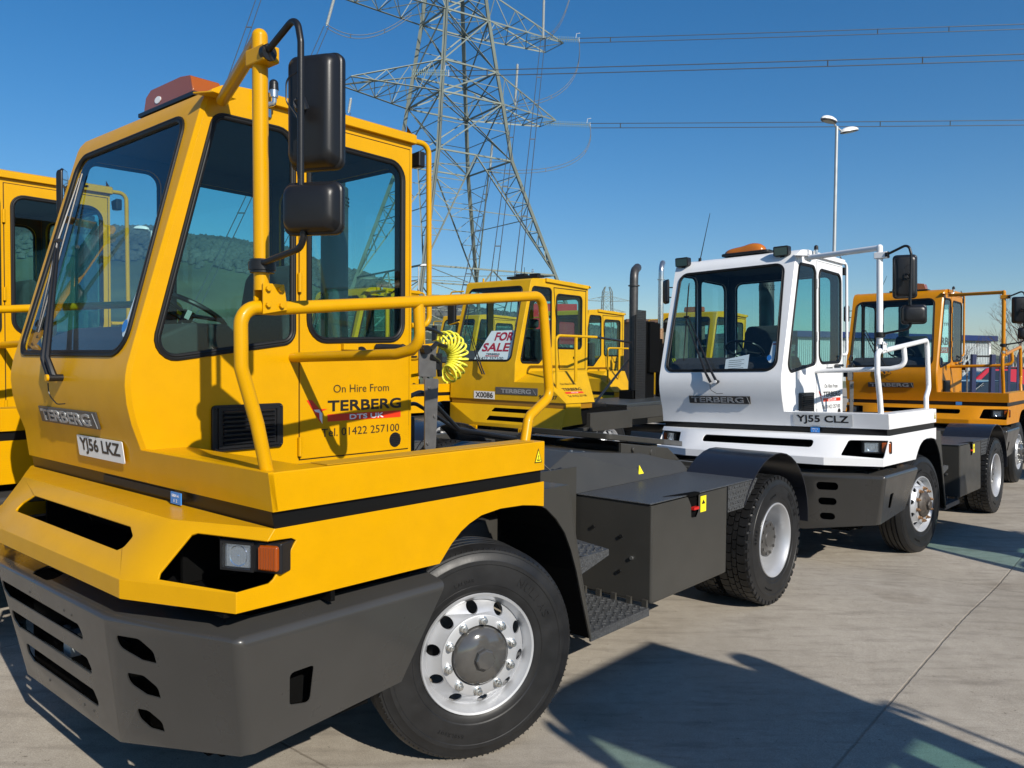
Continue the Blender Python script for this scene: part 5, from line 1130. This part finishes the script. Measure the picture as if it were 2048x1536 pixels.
# ------------------------------------------------------------------ electricity pylons
def pylon(c, A, label, scale=1, w=1.0, far=False, R_=None, arms=None, top=None):
    root = thing('electricity_pylon', label, 'pylon', 'electricity pylons', loc=c)
    A = V((A[0], A[1], 0)).normalized(); Lv = V((-A.y, A.x, 0))
    R_ = R_ or [(0, 13.3), (9.8, 9.5), (20.2, 5.4), (25.4, 4.5), (28.3, 3.95), (33.0, 3.15), (35.8, 2.75), (41, 2.05), (43.6, 1.7), (50, .2)]
    def rad(z):
        for i in range(len(R_) - 1):
            if R_[i][0] <= z <= R_[i + 1][0]: return R_[i][1] + (R_[i + 1][1] - R_[i][1]) * (z - R_[i][0]) / (R_[i + 1][0] - R_[i][0])
        return .2
    dirs = [(A + Lv) / math.sqrt(2), (Lv - A) / math.sqrt(2), (-A - Lv) / math.sqrt(2), (A - Lv) / math.sqrt(2)]
    P = lambda k, z: (dirs[k % 4] * rad(z) + V((0, 0, z))) * scale
    mb = MB(); leg, br, sb = .30 * w, .115 * w, .05 * w
    def angle(a, b, t):   # L-section member
        if far: mb.bar(a, b, t); return
        mb.bar(a, b, t, t * .22); d = (V(b) - V(a)).normalized(); s_ = d.cross(V((0, 0, 1)))
        s_ = s_.normalized() if s_.length > .05 else V((1, 0, 0)); mb.bar(V(a) + s_ * t * .4, V(b) + s_ * t * .4, t * .22, t)
    zs = [q[0] for q in R_]
    for k in range(4):
        for i in range(len(zs) - 1):
            if far: mb.bar(P(k, zs[i]), P(k, zs[i + 1]), leg)
            else: angle(P(k, zs[i]), P(k, zs[i + 1]), leg)
    for k in range(4):
        for i in range(1, len(zs) - 1): mb.bar(P(k, zs[i]), P(k + 1, zs[i]), br if i > 1 else br * 1.2, br)
        for i in (0, 1) if not far else (0,):                                   # K bracing in the splayed legs
            z0, z1 = zs[i], zs[i + 1]; mid = (P(k, z1) + P(k + 1, z1)) / 2; a, b = P(k, z0), P(k + 1, z0)
            if i == 1 and not far:
                mid = (P(k, z1) + P(k + 1, z1)) / 2
            angle(a, mid, br); angle(b, mid, br)
            if not far:
                for e, lg in ((a, k), (b, k + 1)):
                    prev = None
                    for q in range(1, 8):
                        t = q / 8; zz = z0 + (z1 - z0) * t; pl = P(lg, zz); pb = e.lerp(mid, t)
                        mb.bar(pl, pb, sb); 
                        if prev: mb.bar(prev, pl, sb)
                        prev = pb
                mb.bar(a.lerp(mid, .5), b.lerp(mid, .5), sb * 1.2)
                mb.bar(a.lerp(mid, .5), (P(k, z1) + P(k + 1, z1)) / 2, sb)
        for i in range(2, len(zs) - 2):                      # X bracing
            angle(P(k, zs[i]), P(k + 1, zs[i + 1]), br * .85); angle(P(k + 1, zs[i]), P(k, zs[i + 1]), br * .85)
            if not far:
                m0 = (P(k, zs[i]) + P(k + 1, zs[i]) + P(k, zs[i + 1]) + P(k + 1, zs[i + 1])) / 4
                mb.bar(P(k, (zs[i] + zs[i + 1]) / 2), P(k + 1, (zs[i] + zs[i + 1]) / 2), sb)
    if not far:
        for i in (1, 2, 3, 5, 7): mb.bar(P(0, zs[i]), P(2, zs[i]), sb); mb.bar(P(1, zs[i]), P(3, zs[i]), sb)
    mb.obj('tower_body', LATT, root, merge=False, smooth=False)
    for (zb, hh, La, wd) in (arms or ((25.4, 2.9, 10.7, 1.3), (33.0, 2.8, 11.4, 1.5), (41.0, 2.6, 9.0, .9))):
        for s in (1, -1):
            mb = MB(); rb, rt_ = rad(zb) / math.sqrt(2), rad(zb + hh) / math.sqrt(2)
            def Q(t, side, topc):
                base = A * s * (rt_ if topc else rb) + Lv * side * (rt_ if topc else rb) + V((0, 0, zb + (hh if topc else 0)))
                tip = A * s * La + Lv * side * wd + V((0, 0, zb + .25))
                return base.lerp(tip, t) * scale
            n_ = 4 if not far else 3
            for side in (1, -1):
                angle(Q(0, side, 0), Q(1, side, 0), br * .95); angle(Q(0, side, 1), Q(1, side, 1), br * .95)
                for q in range(n_):
                    mb.bar(Q(q / n_, side, 0), Q((q + .5) / n_, side, 1), sb); mb.bar(Q((q + .5) / n_, side, 1), Q((q + 1) / n_, side, 0), sb)
            for q in range(n_ + 1):
                mb.bar(Q(q / n_, 1, 0), Q(q / n_, -1, 0), sb)
                if q < n_:
                    mb.bar(Q(q / n_, 1, 0), Q((q + 1) / n_, -1, 0), sb); mb.bar(Q(q / n_, -1, 0), Q((q + 1) / n_, 1, 0), sb) if not far else 0
                    if q % 2 == 0: mb.bar(Q(q / n_, 1, 1), Q(q / n_, -1, 1), sb)
            mb.obj('cross_arm', LATT, root, merge=False, smooth=False)
    return root
AD = (.826, .563)
pylon((-5.5, 75, -.3), AD, 'tall lattice electricity pylon rising behind the yellow tractors', w=1.15)
NARM = ((20.6, 1.5, 7.4, .4), (25.0, 1.8, 9.0, .4))
NR = [(0, 5.2), (9, 4.0), (15, 3.2), (20.6, 2.7), (25.0, 2.5), (26.8, 2.4), (28.6, 2.3), (30.6, 1.2)]
pylon((36.9, 315, -.6), (1, .1), 'small distant pylon seen between the tractor cabs and the exhaust stacks', w=.9, far=True, R_=NR, arms=NARM)
pylon((-265.6, 700, 22), (.9, .4), 'tiny pale pylon on the hillside seen through the nearest cab', w=2.2, far=True, R_=NR, arms=NARM)

WIRE = mat('conductor', (.10, .11, .12), .45, metal=.5)
STEELW = mat('fitting_steel', (.55, .57, .58), .4, metal=.4)
def insul(parent, a, b, glass=False, twin=False):
    a, b = V(a), V(b); d = (b - a); n_ = max(6, int(d.length / .17)); d.normalize(); mb = MB()
    mb.cyl(a, b, .035, n=6)
    for off in ((0,) if not twin else (-.16, .16)):
        o_ = V((0, 0, off))
        for k in range(1, n_):
            c = a.lerp(b, k / n_) + o_; mb.cyl(c - d * .015, c + d * .02, .125, .09, n=10)
    return mb.obj('insulator_string', mat('pale_insulator', (.58, .60, .58), .35) if not glass else AIR2, parent, merge=False, ang=40)
def line(name, pts, r, label, cat, group, twin=.22, tw_dir=(1, 0, 0), spacers=()):
    mb = MB(); td = V(tw_dir).normalized() * twin
    mb.tube([V(p) + td for p in pts], r, n=6); mb.tube([V(p) - td for p in pts], r, n=6)
    root = tag(mb.obj(name, WIRE, None, ang=80), label, cat, group)
    for t in spacers:
        i = int(t * (len(pts) - 1)); p = V(pts[i]); MB().bar(p - td * 1.15, p + td * 1.15, .07).obj('wire_spacer', WIRE, root, smooth=False)
    return root
def sag(a, b, s, n=24):
    a, b = V(a), V(b); return [a.lerp(b, i / n) - V((0, 0, 4 * s * (i / n) * (1 - i / n))) for i in range(n + 1)]
# spans leaving towards the right
for (a, b, e, lab) in (((1.44, 80, 33.41), (6.26, 79.5, 33.01), (45.53, 73, 32.2), 'highest of the three twin power lines running right from the big pylon'),
                       ((-8.47, 67, 25.38), (-5.41, 66.7, 25.26), (36.24, 58, 23.89), 'middle twin power line crossing in front of the big pylon towards the right'),
                       ((2.88, 80.9, 25.38), (7.51, 80.4, 25.07), (45.78, 73, 23.7), 'lowest twin power line running right past the double-headed lamp post')):
    b_, e_ = V(b), V(e); far_ = e_ + (e_ - b_) * 1.3
    L_ = line('power_line', [b_.lerp(far_, i / 30) + V((0, 0, .9 * (1 - 4 * (i / 30 - .43) ** 2) * -.25)) for i in range(31)], .035, lab, 'power line', 'twin power lines leaving the big pylon', tw_dir=(0, 0, 1), spacers=(.04, .3, .37, .6))
    insul(L_, a, b, True, True); mb = MB(); mb.tube([V(b) + V((-.3, 0, .2)), V(b) + V((-.25, 0, .6)), V(b) + V((.1, 0, .65))], .04, n=6); mb.bar(V(b) + V((0, 0, -.25)), V(b) + V((0, 0, .25)), .08); mb.obj('arcing_horn', STEELW, L_, merge=False)
# leads running down towards the foreground
for top_, bot, end, lab in (((-2.09, 79, 23.01), (-2.25, 77, 19.7), (-3.42, 46, 2.69), 'twin down lead hanging from the inside of the lowest right cross arm'),
                            ((.29, 80, 30.83), (.07, 77, 25.82), (-1.56, 46, 2.7), 'twin down lead hanging from the middle right cross arm'),
                            ((2.86, 81, 37.97), (2.7, 78, 32.59), (-.13, 46, 2.72), 'twin down lead furthest right, dropping from above the photo'),
                            ((-13.95, 69.5, 24.06), (-13.96, 68.5, 22.49), (-14.27, 40, 2.5), 'twin down lead under the left tip of the lowest cross arm'),
                            ((-15.1, 68.5, 32.28), (-15.35, 66.5, 28.9), (-16.62, 40, 2.49), 'twin down lead beside the top of the big black mirror'),
                            ((-19.59, 64, 31.4), None, (-17.92, 38, 2.44), 'twin down lead furthest left, crossing the sky above the amber beacon')):
    s0 = bot or top_
    L_ = line('down_lead', sag(s0, end, .3, 16), .03, lab, 'power line', 'down leads from the big pylon', twin=.2, spacers=(.2, .45, .7))
    if bot: insul(L_, top_, bot)
def arc3(a, m, b, n=20):
    a, m, b = V(a), V(m), V(b); c = m * 2 - (a + b) / 2; return [a * (1 - t) ** 2 + c * 2 * t * (1 - t) + b * t * t for t in [i / n for i in range(n + 1)]]
for a, m, b, lab in (((6.26, 79.5, 33.01), (5.1, 79, 28.4), (.07, 77, 25.82), 'drooping jumper loop right of the pylon, between the upper two lines'),
                     ((7.51, 80.4, 25.07), (5.5, 79, 21.0), (-2.25, 77, 19.7), 'drooping jumper loop right of the pylon, under the lowest line'),
                     ((5.6, 80.5, 38.5), (4.4, 79.5, 34.6), (2.7, 78, 32.59), 'drooping jumper loop at the top edge, right of the pylon'),
                     ((-15.35, 66.5, 28.9), (-12.2, 67.5, 28.5), (-8.75, 69, 30.97), 'drooping jumper loop left of the pylon, above the black mirror')):
    line('jumper_loop', arc3(a, m, b), .03, lab, 'power line', 'jumper loops on the big pylon', twin=.16, tw_dir=(0, .3, 1), spacers=(.3, .7))

# ------------------------------------------------------------------ lamp posts
def lamp(c, h, heads, label):
    root = thing('lamp_post', label, 'lamp post', 'lamp posts', loc=c)
    mb = MB(); mb.tube([(0, 0, 0), (0, 0, h * .15), (0, 0, h * .151), (0, 0, h)], [.09, .09, .065, .05], n=14); mb.obj('pole', GALV, root, ang=60)
    for (dx, dy, dz, tl) in heads:
        d = V((dx, dy, 0)).normalized(); M = Matrix.Translation(V((dx, dy, h + dz))) @ Matrix((d, V((-d.y, d.x, 0)), V((0, 0, 1)))).transposed().to_4x4() @ Matrix.Rotation(-R(tl), 4, 'Y')
        hd = MB(); rings = []
        for i in range(13):
            t = i / 12; x = -.34 + .68 * t; w_ = .17 * math.sqrt(max(.0004, 1 - (2 * t - 1) ** 2)) ** .8; hh = .15 * math.sqrt(max(.0004, 1 - (2 * t - 1) ** 2))
            rings.append([hd.bm.verts.new(M @ V((x, w_ * math.cos(PI * k / 10), .01 + hh * math.sin(PI * k / 10)))) for k in range(11)])
        for i in range(12):
            for k in range(10): hd.bm.faces.new((rings[i][k], rings[i + 1][k], rings[i + 1][k + 1], rings[i][k + 1]))
            hd.bm.faces.new((rings[i][0], rings[i][10], rings[i + 1][10], rings[i + 1][0]))
        bmesh.ops.recalc_face_normals(hd.bm, faces=hd.bm.faces)
        ho = hd.obj('lamp_head', mat('lamp_white', (.75, .75, .72), .35), root, ang=60)
        MB().prism([M @ V((.33 * math.cos(k * PI / 12), .165 * math.sin(k * PI / 12), -.02)) for k in range(24)], V((0, 0, .03))).obj('lamp_rim', mat('lamp_dark', (.03, .028, .035), .4), ho)
        MB().prism([M @ V((.24 * math.cos(k * PI / 12), .12 * math.sin(k * PI / 12), -.035)) for k in range(24)], V((0, 0, .014))).obj('lamp_glass', mat('lamp_glass', (.25, .26, .22), .15), ho)
        MB().tube([(0, 0, h - .03), (dx * .45, dy * .45, h + dz - .02)], .03, n=8).obj('lamp_bracket', GALV, root)
lamp((10.72, 27, -.3), 10.05, ((-.34, -.18, .13, 5), (.46, .1, -.14, 12)), 'tall grey lamp post with two heads behind the white tractor')
lamp((-7.0, 60, -.3), 9.0, ((.42, 0, .05, 3),), 'small single lamp post beside the pylon base, left of the coiled hose')
lamp((38.4, 60, -.3), 5.1, ((-.5, 0, .03, 3),), 'short lamp post among bare trees at the right edge')
lamp((-15.2, 34, -.1), 7.3, ((-.42, 0, .05, 3),), 'single lamp post seen through the windscreen of the nearest tractor')

# ------------------------------------------------------------------ far building, fences, cars, sign boards
def building():
    p0, p1 = V((28, 79, 0)), V((53.3, 90, 0)); u = (p1 - p0).normalized(); nrm = V((u.y, -u.x, 0)); dep = -nrm * 30; H = 4.75
    root = thing('warehouse', 'low pale ribbed warehouse with a dark blue roof edge on the right', 'building', loc=(28, 79, -.5))
    M = Matrix.Translation((0, 0, 0)); L_ = (p1 - p0).length
    wallm = bpy.data.materials.new('ribbed_cladding'); wallm.use_nodes = True; n = wallm.node_tree; b = n.nodes['Principled BSDF']; b.inputs['Base Color'].default_value = (.42, .46, .47, 1); b.inputs['Roughness'].default_value = .5
    mb = MB(); k = 0; x = 0
    while x < L_:
        a = u * x; mb.prism([a, a + u * .13, a + u * .13 + V((0, 0, H)), a + V((0, 0, H))], nrm * -.04); a = u * (x + .13)
        mb.prism([a - nrm * .05, a + u * .13 - nrm * .05, a + u * .13 - nrm * .05 + V((0, 0, H)), a - nrm * .05 + V((0, 0, H))], nrm * -.04); x += .26
    mb.prism([u * L_, u * L_ + dep, u * L_ + dep + V((0, 0, H)), u * L_ + V((0, 0, H))], u * -.1)
    mb.obj('wall', wallm, root, merge=False, smooth=False)
    mb = MB(); mb.prism([u * -.5 + nrm * .45 + V((0, 0, H)), u * (L_ + .8) + nrm * .45 + V((0, 0, H)), u * (L_ + .8) + dep + V((0, 0, H)), u * -.5 + dep + V((0, 0, H))], (0, 0, .62))
    mb.obj('roof', mat('blue_fascia', (.008, .02, .10), .4), root, bevel=.06)
    MB().prism([u * (L_ - .2) + nrm * .1, u * (L_ + .1) + nrm * .1, u * (L_ + .1) + nrm * .1 + V((0, 0, H)), u * (L_ - .2) + nrm * .1 + V((0, 0, H))], nrm * -.1).obj('corner_trim', mat('white_trim', (.7, .7, .7), .4), root)
building()
NAVY = mat('navy_steel', (.006, .012, .06), .4)
root = thing('gate_frame', 'dark blue square steel gate frame behind the amber tractor', 'gate', loc=(12.6, 22, -.1))
for x in (0, .52): MB().box((x - .06, -.06, 0), (x + .06, .06, 2.28)).obj('post', NAVY, root, bevel=.01)
MB().box((.06, -.03, 2.20), (.46, .03, 2.25)).obj('rail', BLK, root)
root = thing('palisade_fence', 'dark blue palisade fence with pointed pales at the right edge', 'fence', loc=(13.32, 22, -.1))
mb = MB(); x = 0
for k in range(30):
    mb.prism([(x, 0, .05), (x + .07, 0, .05), (x + .07, 0, 2.25), (x + .035, 0, 2.36), (x, 0, 2.25)], (0, .02, 0)); x += .24
mb.obj('pale', NAVY, root, merge=False, smooth=False)
for z in (.4, 1.88): MB().box((-.1, .02, z), (7.2, .06, z + .05)).obj('rail', BLK, root)
root = thing('palisade_fence', 'thin pale palisade fence in front of the far warehouse', 'fence', loc=(22, 46, -.3))
mb = MB(); x = 0
for k in range(120): mb.prism([(x, 0, 0), (x + .06, 0, 0), (x + .06, 0, 2.1), (x + .03, 0, 2.25), (x, 0, 2.1)], (0, .02, 0)); x += .2
mb.obj('pale', mat('pale_steel', (.30, .31, .32), .5), root, merge=False, smooth=False)
MB().box((0, .02, 1.7), (24, .06, 1.76)).obj('rail', BLK, root)

def car(c, yaw, paint, label, van=False, group='cars parked beyond the yard'):
    root = thing('parked_car', label, 'car', group, mw=Matrix.Translation(c) @ Matrix.Rotation(R(yaw), 4, 'Z'))
    Lh, Wd = 2.2, .86
    pf = [(-2.2, .35), (-2.2, .80), (-2.12, .92), (-1.55, 1.0), (-.95, 1.40), (-.2, 1.47), (.45, 1.42), (1.15, .98), (1.9, .86), (2.18, .70), (2.2, .35)] if not van else [(-2.2, .35), (-2.22, 1.0), (-2.15, 1.75), (-1.9, 1.86), (.4, 1.88), (.75, 1.80), (1.45, 1.15), (2.1, 1.0), (2.2, .8), (2.2, .35)]
    def wv(z): return Wd - max(0, z - .95) * .30
    mb = MB(); a = [mb.bm.verts.new((x, -wv(z), z)) for x, z in pf]; b = [mb.bm.verts.new((x, wv(z), z)) for x, z in pf]
    for i in range(len(pf)): j = (i + 1) % len(pf); mb.bm.faces.new((a[i], a[j], b[j], b[i]))
    mb.bm.faces.new(a[::-1]); mb.bm.faces.new(b); bmesh.ops.recalc_face_normals(mb.bm, faces=mb.bm.faces)
    mb.obj('body', paint, root, bevel=.05, seg=3, ang=25)
    gl = mat('car_glass', (.015, .022, .028), .06, coat=.5)
    for s in (1, -1):
        for q in (((-1.40, 1.05), (-.90, 1.34), (-.28, 1.40), (-.28, 1.05)), ((-.20, 1.05), (-.20, 1.40), (.38, 1.36), (.88, 1.05))) if not van else (((-.1, 1.15), (-.1, 1.72), (.62, 1.70), (1.15, 1.18)),):
            mb = MB(); P = [V((x, s * (wv(z) + .004), z)) for x, z in q]; mb.prism(fillet(P, .04, 3), (0, s * .006, 0)); mb.obj('side_window', gl, root)
    x0, x1 = ((.50, 1.38), (1.10, 1.02)) if not van else ((.78, 1.76), (1.38, 1.22))
    MB().prism([(x0[0], -.62, x0[1]), (x0[0], .62, x0[1]), (x1[0], .70, x1[1]), (x1[0], -.70, x1[1])], (.03, 0, .03)).obj('windscreen', gl, root)
    for x in (-1.35, 1.38):
        for s in (1, -1):
            tt = MB().lathe([(.19, -.09), (.31, -.10), (.33, -.07), (.33, .07), (.31, .10), (.19, .09)], (x, s * .78, .33), (0, s, 0), n=28, closed=True).obj('wheel', TYRE, root)
            MB().lathe([(.20, .07), (.17, .05), (.06, .08), (0, .085)], (x, s * .78, .33), (0, s, 0), n=20).obj('rim', RIM, tt)
    for s in (1, -1): MB().box((2.12, s * .62 - .14, .66), (2.215, s * .62 + .14, .78)).obj('headlight', CLEAR if False else REFL, root, bevel=.02); MB().box((-2.22, s * .66 - .12, .72), (-2.17, s * .66 + .12, .86)).obj('tail_light', REDP, root, bevel=.02)
    return root
car((15.7, 27, -.1), 188, mat('dark_car_paint', (.012, .02, .028), .15, coat=.6), 'dark saloon car behind the blue gate frame')
car((19.6, 28, -.1), 10, mat('teal_car_paint', (.02, .045, .06), .15, coat=.6), 'dark teal car at the right edge behind the palisade fence')
car((20.6, 34, -.1), 170, mat('red_car_paint', (.45, .01, .02), .2, coat=.5), 'bright red van parked beyond the dark saloon', van=True)
root = thing('sign_board', 'tall white board with black lettering and a red band, seen through the amber cab', 'sign', loc=(21.0, 40, -.2))
bd = MB().box((-.12, 0, 1.9), (1.26, .06, 4.75)).obj('panel', CARD, root, bevel=.01)
for x in (.0, 1.0): MB().box((x, .06, 0), (x + .1, .16, 4.6)).obj('post', GALV, root)
text(bd, 'sign_lettering', 'Terminal', (.0, -.004, 3.95), (1, 0, 0), (0, 0, 1), 1.0, .22, INKB, .004)
text(bd, 'sign_lettering', 'TERBERG', (-.05, -.004, 3.0), (1, 0, 0), (0, 0, 1), 1.22, .36, INKB, .004, fat=.01)
bb = MB().box((-.05, -.006, 2.60), (1.18, -.002, 2.88)).obj('red_band', REDP, bd); text(bb, 'band_lettering', 'DTS UK', (.25, -.010, 2.66), (1, 0, 0), (0, 0, 1), .65, .15, INKW, .004)
root = thing('sign_board', 'red board with white Welcome lettering seen through the tall yellow cab', 'sign', loc=(.35, 30, -.2))
bd = MB().box((0, 0, 2.7), (2.05, .06, 4.20)).obj('panel', mat('board_red', (.55, .02, .025), .4), root, bevel=.01)
text(bd, 'sign_lettering', 'Welcome', (.62, -.004, 3.60), (1, 0, 0), (0, 0, 1), 1.25, .26, INKW, .004, fat=.008)
for x in (.1, 1.8): MB().box((x, .06, 0), (x + .1, .16, 4.1)).obj('post', GALV, root)
root = thing('storage_shed', 'low brown timber shed behind the small dark exhaust frames', 'building', loc=(5.2, 36, -.3))
MB().box((0, 0, 0), (3.4, 3, 3.9)).obj('wall', mat('brown_boards', (.14, .08, .05), .8, noise_amt=.35, noise_scale=4), root)
MB().box((-.15, -.2, 3.9), (3.55, 3.2, 4.05)).obj('roof', mat('brown_roof', (.09, .045, .025), .7), root, bevel=.02); MB().box((.6, -.02, 0), (1.5, 0, 2.1)).obj('door', BLKP, root)

def tree(c, h, seed, label):
    rnd = random.Random(seed); root = thing('bare_tree', label, 'tree', 'bare trees beyond the fence', loc=c); mt = mat('bark', (.13, .095, .075), .9, noise_amt=.3)
    tr = MB(); tr.tube([(0, 0, 0), (.05, 0, h * .2), (-.04, .02, h * .42), (.02, 0, h * .6)], [h * .022, h * .018, h * .013, h * .007], n=8); tr.obj('trunk', mt, root)
    mb = MB()
    def grow(p, d, L_, r, lv):
        q = p + d * L_ * .5 + V((rnd.uniform(-.1, .1), rnd.uniform(-.1, .1), .03)) * L_; e = q + (d + V((rnd.uniform(-.25, .25), rnd.uniform(-.25, .25), .12))).normalized() * L_ * .5
        mb.tube([p, q, e], [r, r * .8, r * .55], n=4, caps=False)
        if lv <= 0: return
        for k in range(3 if lv > 1 else 4):
            t = rnd.uniform(.35, 1); s_ = p.lerp(e, t); nd = (d + V((rnd.uniform(-1, 1), rnd.uniform(-1, 1), rnd.uniform(-.3, .7))) * .75).normalized()
            grow(s_, nd, L_ * rnd.uniform(.5, .72), r * .5, lv - 1)
    for k in range(9):
        a = rnd.uniform(0, 6.28); z = h * rnd.uniform(.22, .58); grow(V((0, 0, z)), V((math.cos(a), math.sin(a), rnd.uniform(.5, 1.3))).normalized(), h * rnd.uniform(.2, .34), h * .006, 4)
    mb.obj('crown', mt, root, merge=False, smooth=False)
for i, (x, y, h, lb) in enumerate(((36.6, 58, 6.6, 'bare tree left of the short lamp post at the right edge'), (40.2, 62, 7.4, 'bare tree right of the short lamp post at the right edge'), (34.6, 62, 4.6, 'smallest bare tree beside the warehouse corner'), (-11.5, 50, 5.2, 'reddish bare tree seen through the nearest cab door window'))): tree((x, y, -.4), h, 5 + i, lb)

# ------------------------------------------------------------------ thin haze
mb = MB(); mb.box((-1400, -60, -4), (1400, 1010, 145)); hz_o = mb.obj('haze', bpy.data.materials.new('haze'), smooth=False); hz_o['kind'] = 'stuff'; tag(hz_o, 'thin blue haze lying over the distant hillside', 'haze')
m = hz_o.data.materials[0]; m.use_nodes = True; n = m.node_tree; n.nodes.clear(); o_ = n.nodes.new('ShaderNodeOutputMaterial'); v_ = n.nodes.new('ShaderNodeVolumePrincipled')
v_.inputs['Color'].default_value = (.55, .75, 1, 1); v_.inputs['Density'].default_value = .00026; v_.inputs['Anisotropy'].default_value = .2; n.links.new(v_.outputs[0], o_.inputs['Volume'])

# ------------------------------------------------------------------ tractors
GN = 'yard tractors of the newer type parked in rows'; GO = 'older yard tractors with tall cabs'
tractor('hero', 'bright yellow yard tractor in the foreground, number plate YJ56 LKZ', GN, YEL, opts=dict(plate='YJ56 LKZ', coil=True, steer=24, front_axle=(-1.32, 1.05)))
tractor('white', 'white yard tractor, the only white one, number plate YJ55 CLZ', GN, WHI, opts=dict(plate='YJ55 CLZ', platepos='deck', beacon='pill', lamps=True, rusty=True, slot=True, ovals='oval', aerial=(-.45, -.98, .05, .16, .53), notice=True, steer=6, front_axle=(-1.37, 1.05)))
tractor('right', 'amber yard tractor at the right edge directly behind the white one', GN, YEL2, opts=dict(detail=False, slot=True, ovals='oval', hire=False, aerial=(-.5, -.85, .03, .14, .3)))
tractor('left', 'yellow yard tractor at the left edge beside the foreground one', GN, YEL, opts=dict(detail=False, hire=False, stickerblue=False))
tractor(pose(-3.06, 14.4, -.05, 221), 'yellow yard tractor whose rear roof corner shows just left of the pylon base', GN, YEL, opts=dict(detail=False, hire=False, beacon=None))
S1 = tractor(pose(3.66, -.97, 0, 221.2), 'yellow yard tractor outside the picture that casts the cab shadow in front', GN, YEL, opts=dict(detail=False, hire=False))
S2 = copytree(S1); S2.matrix_world = pose(7.75, 4.2, -.04, 221.2); S2['label'] = 'yellow yard tractor outside the picture beside the white one'
S3 = copytree(S1); S3.matrix_world = pose(12.2, 9.0, -.05, 221.2); S3['label'] = 'yellow yard tractor outside the picture shading the amber one'
old_tractor(pose(*PO['mid']) @ Matrix.Scale(1.05, 4), 'tall yellow old tractor with FOR SALE card in its windscreen, number X0086', GO, YEL3, full=True, beacon=False, rack=True)
B = old_tractor(pose(1.49, 20.0, -.1, 220), 'older yellow tractor seen between the FOR SALE one and the exhaust stacks', GO, YEL3, wheels=False, beacon=False)
for (x, y, z, yaw, lab) in ((-1.35, 22.72, -.1, 220, 'older tractor seen through the windscreen of the FOR SALE one'),
                            (4.33, 18.6, -.2, 220, 'older yellow tractor seen through the windscreen of the white one')):
    c = copytree(B); c.matrix_world = pose(x, y, z, yaw); c['label'] = lab
    if x > 4:
        bc = MB().prism(fillet([V((-.60, -.75, 3.32)), V((-.60, -.73, 3.44)), V((-.60, -.27, 3.44)), V((-.60, -.25, 3.32))], .025, 3), (-.14, 0, 0)).obj('beacon', ORG, c, bevel=.01)
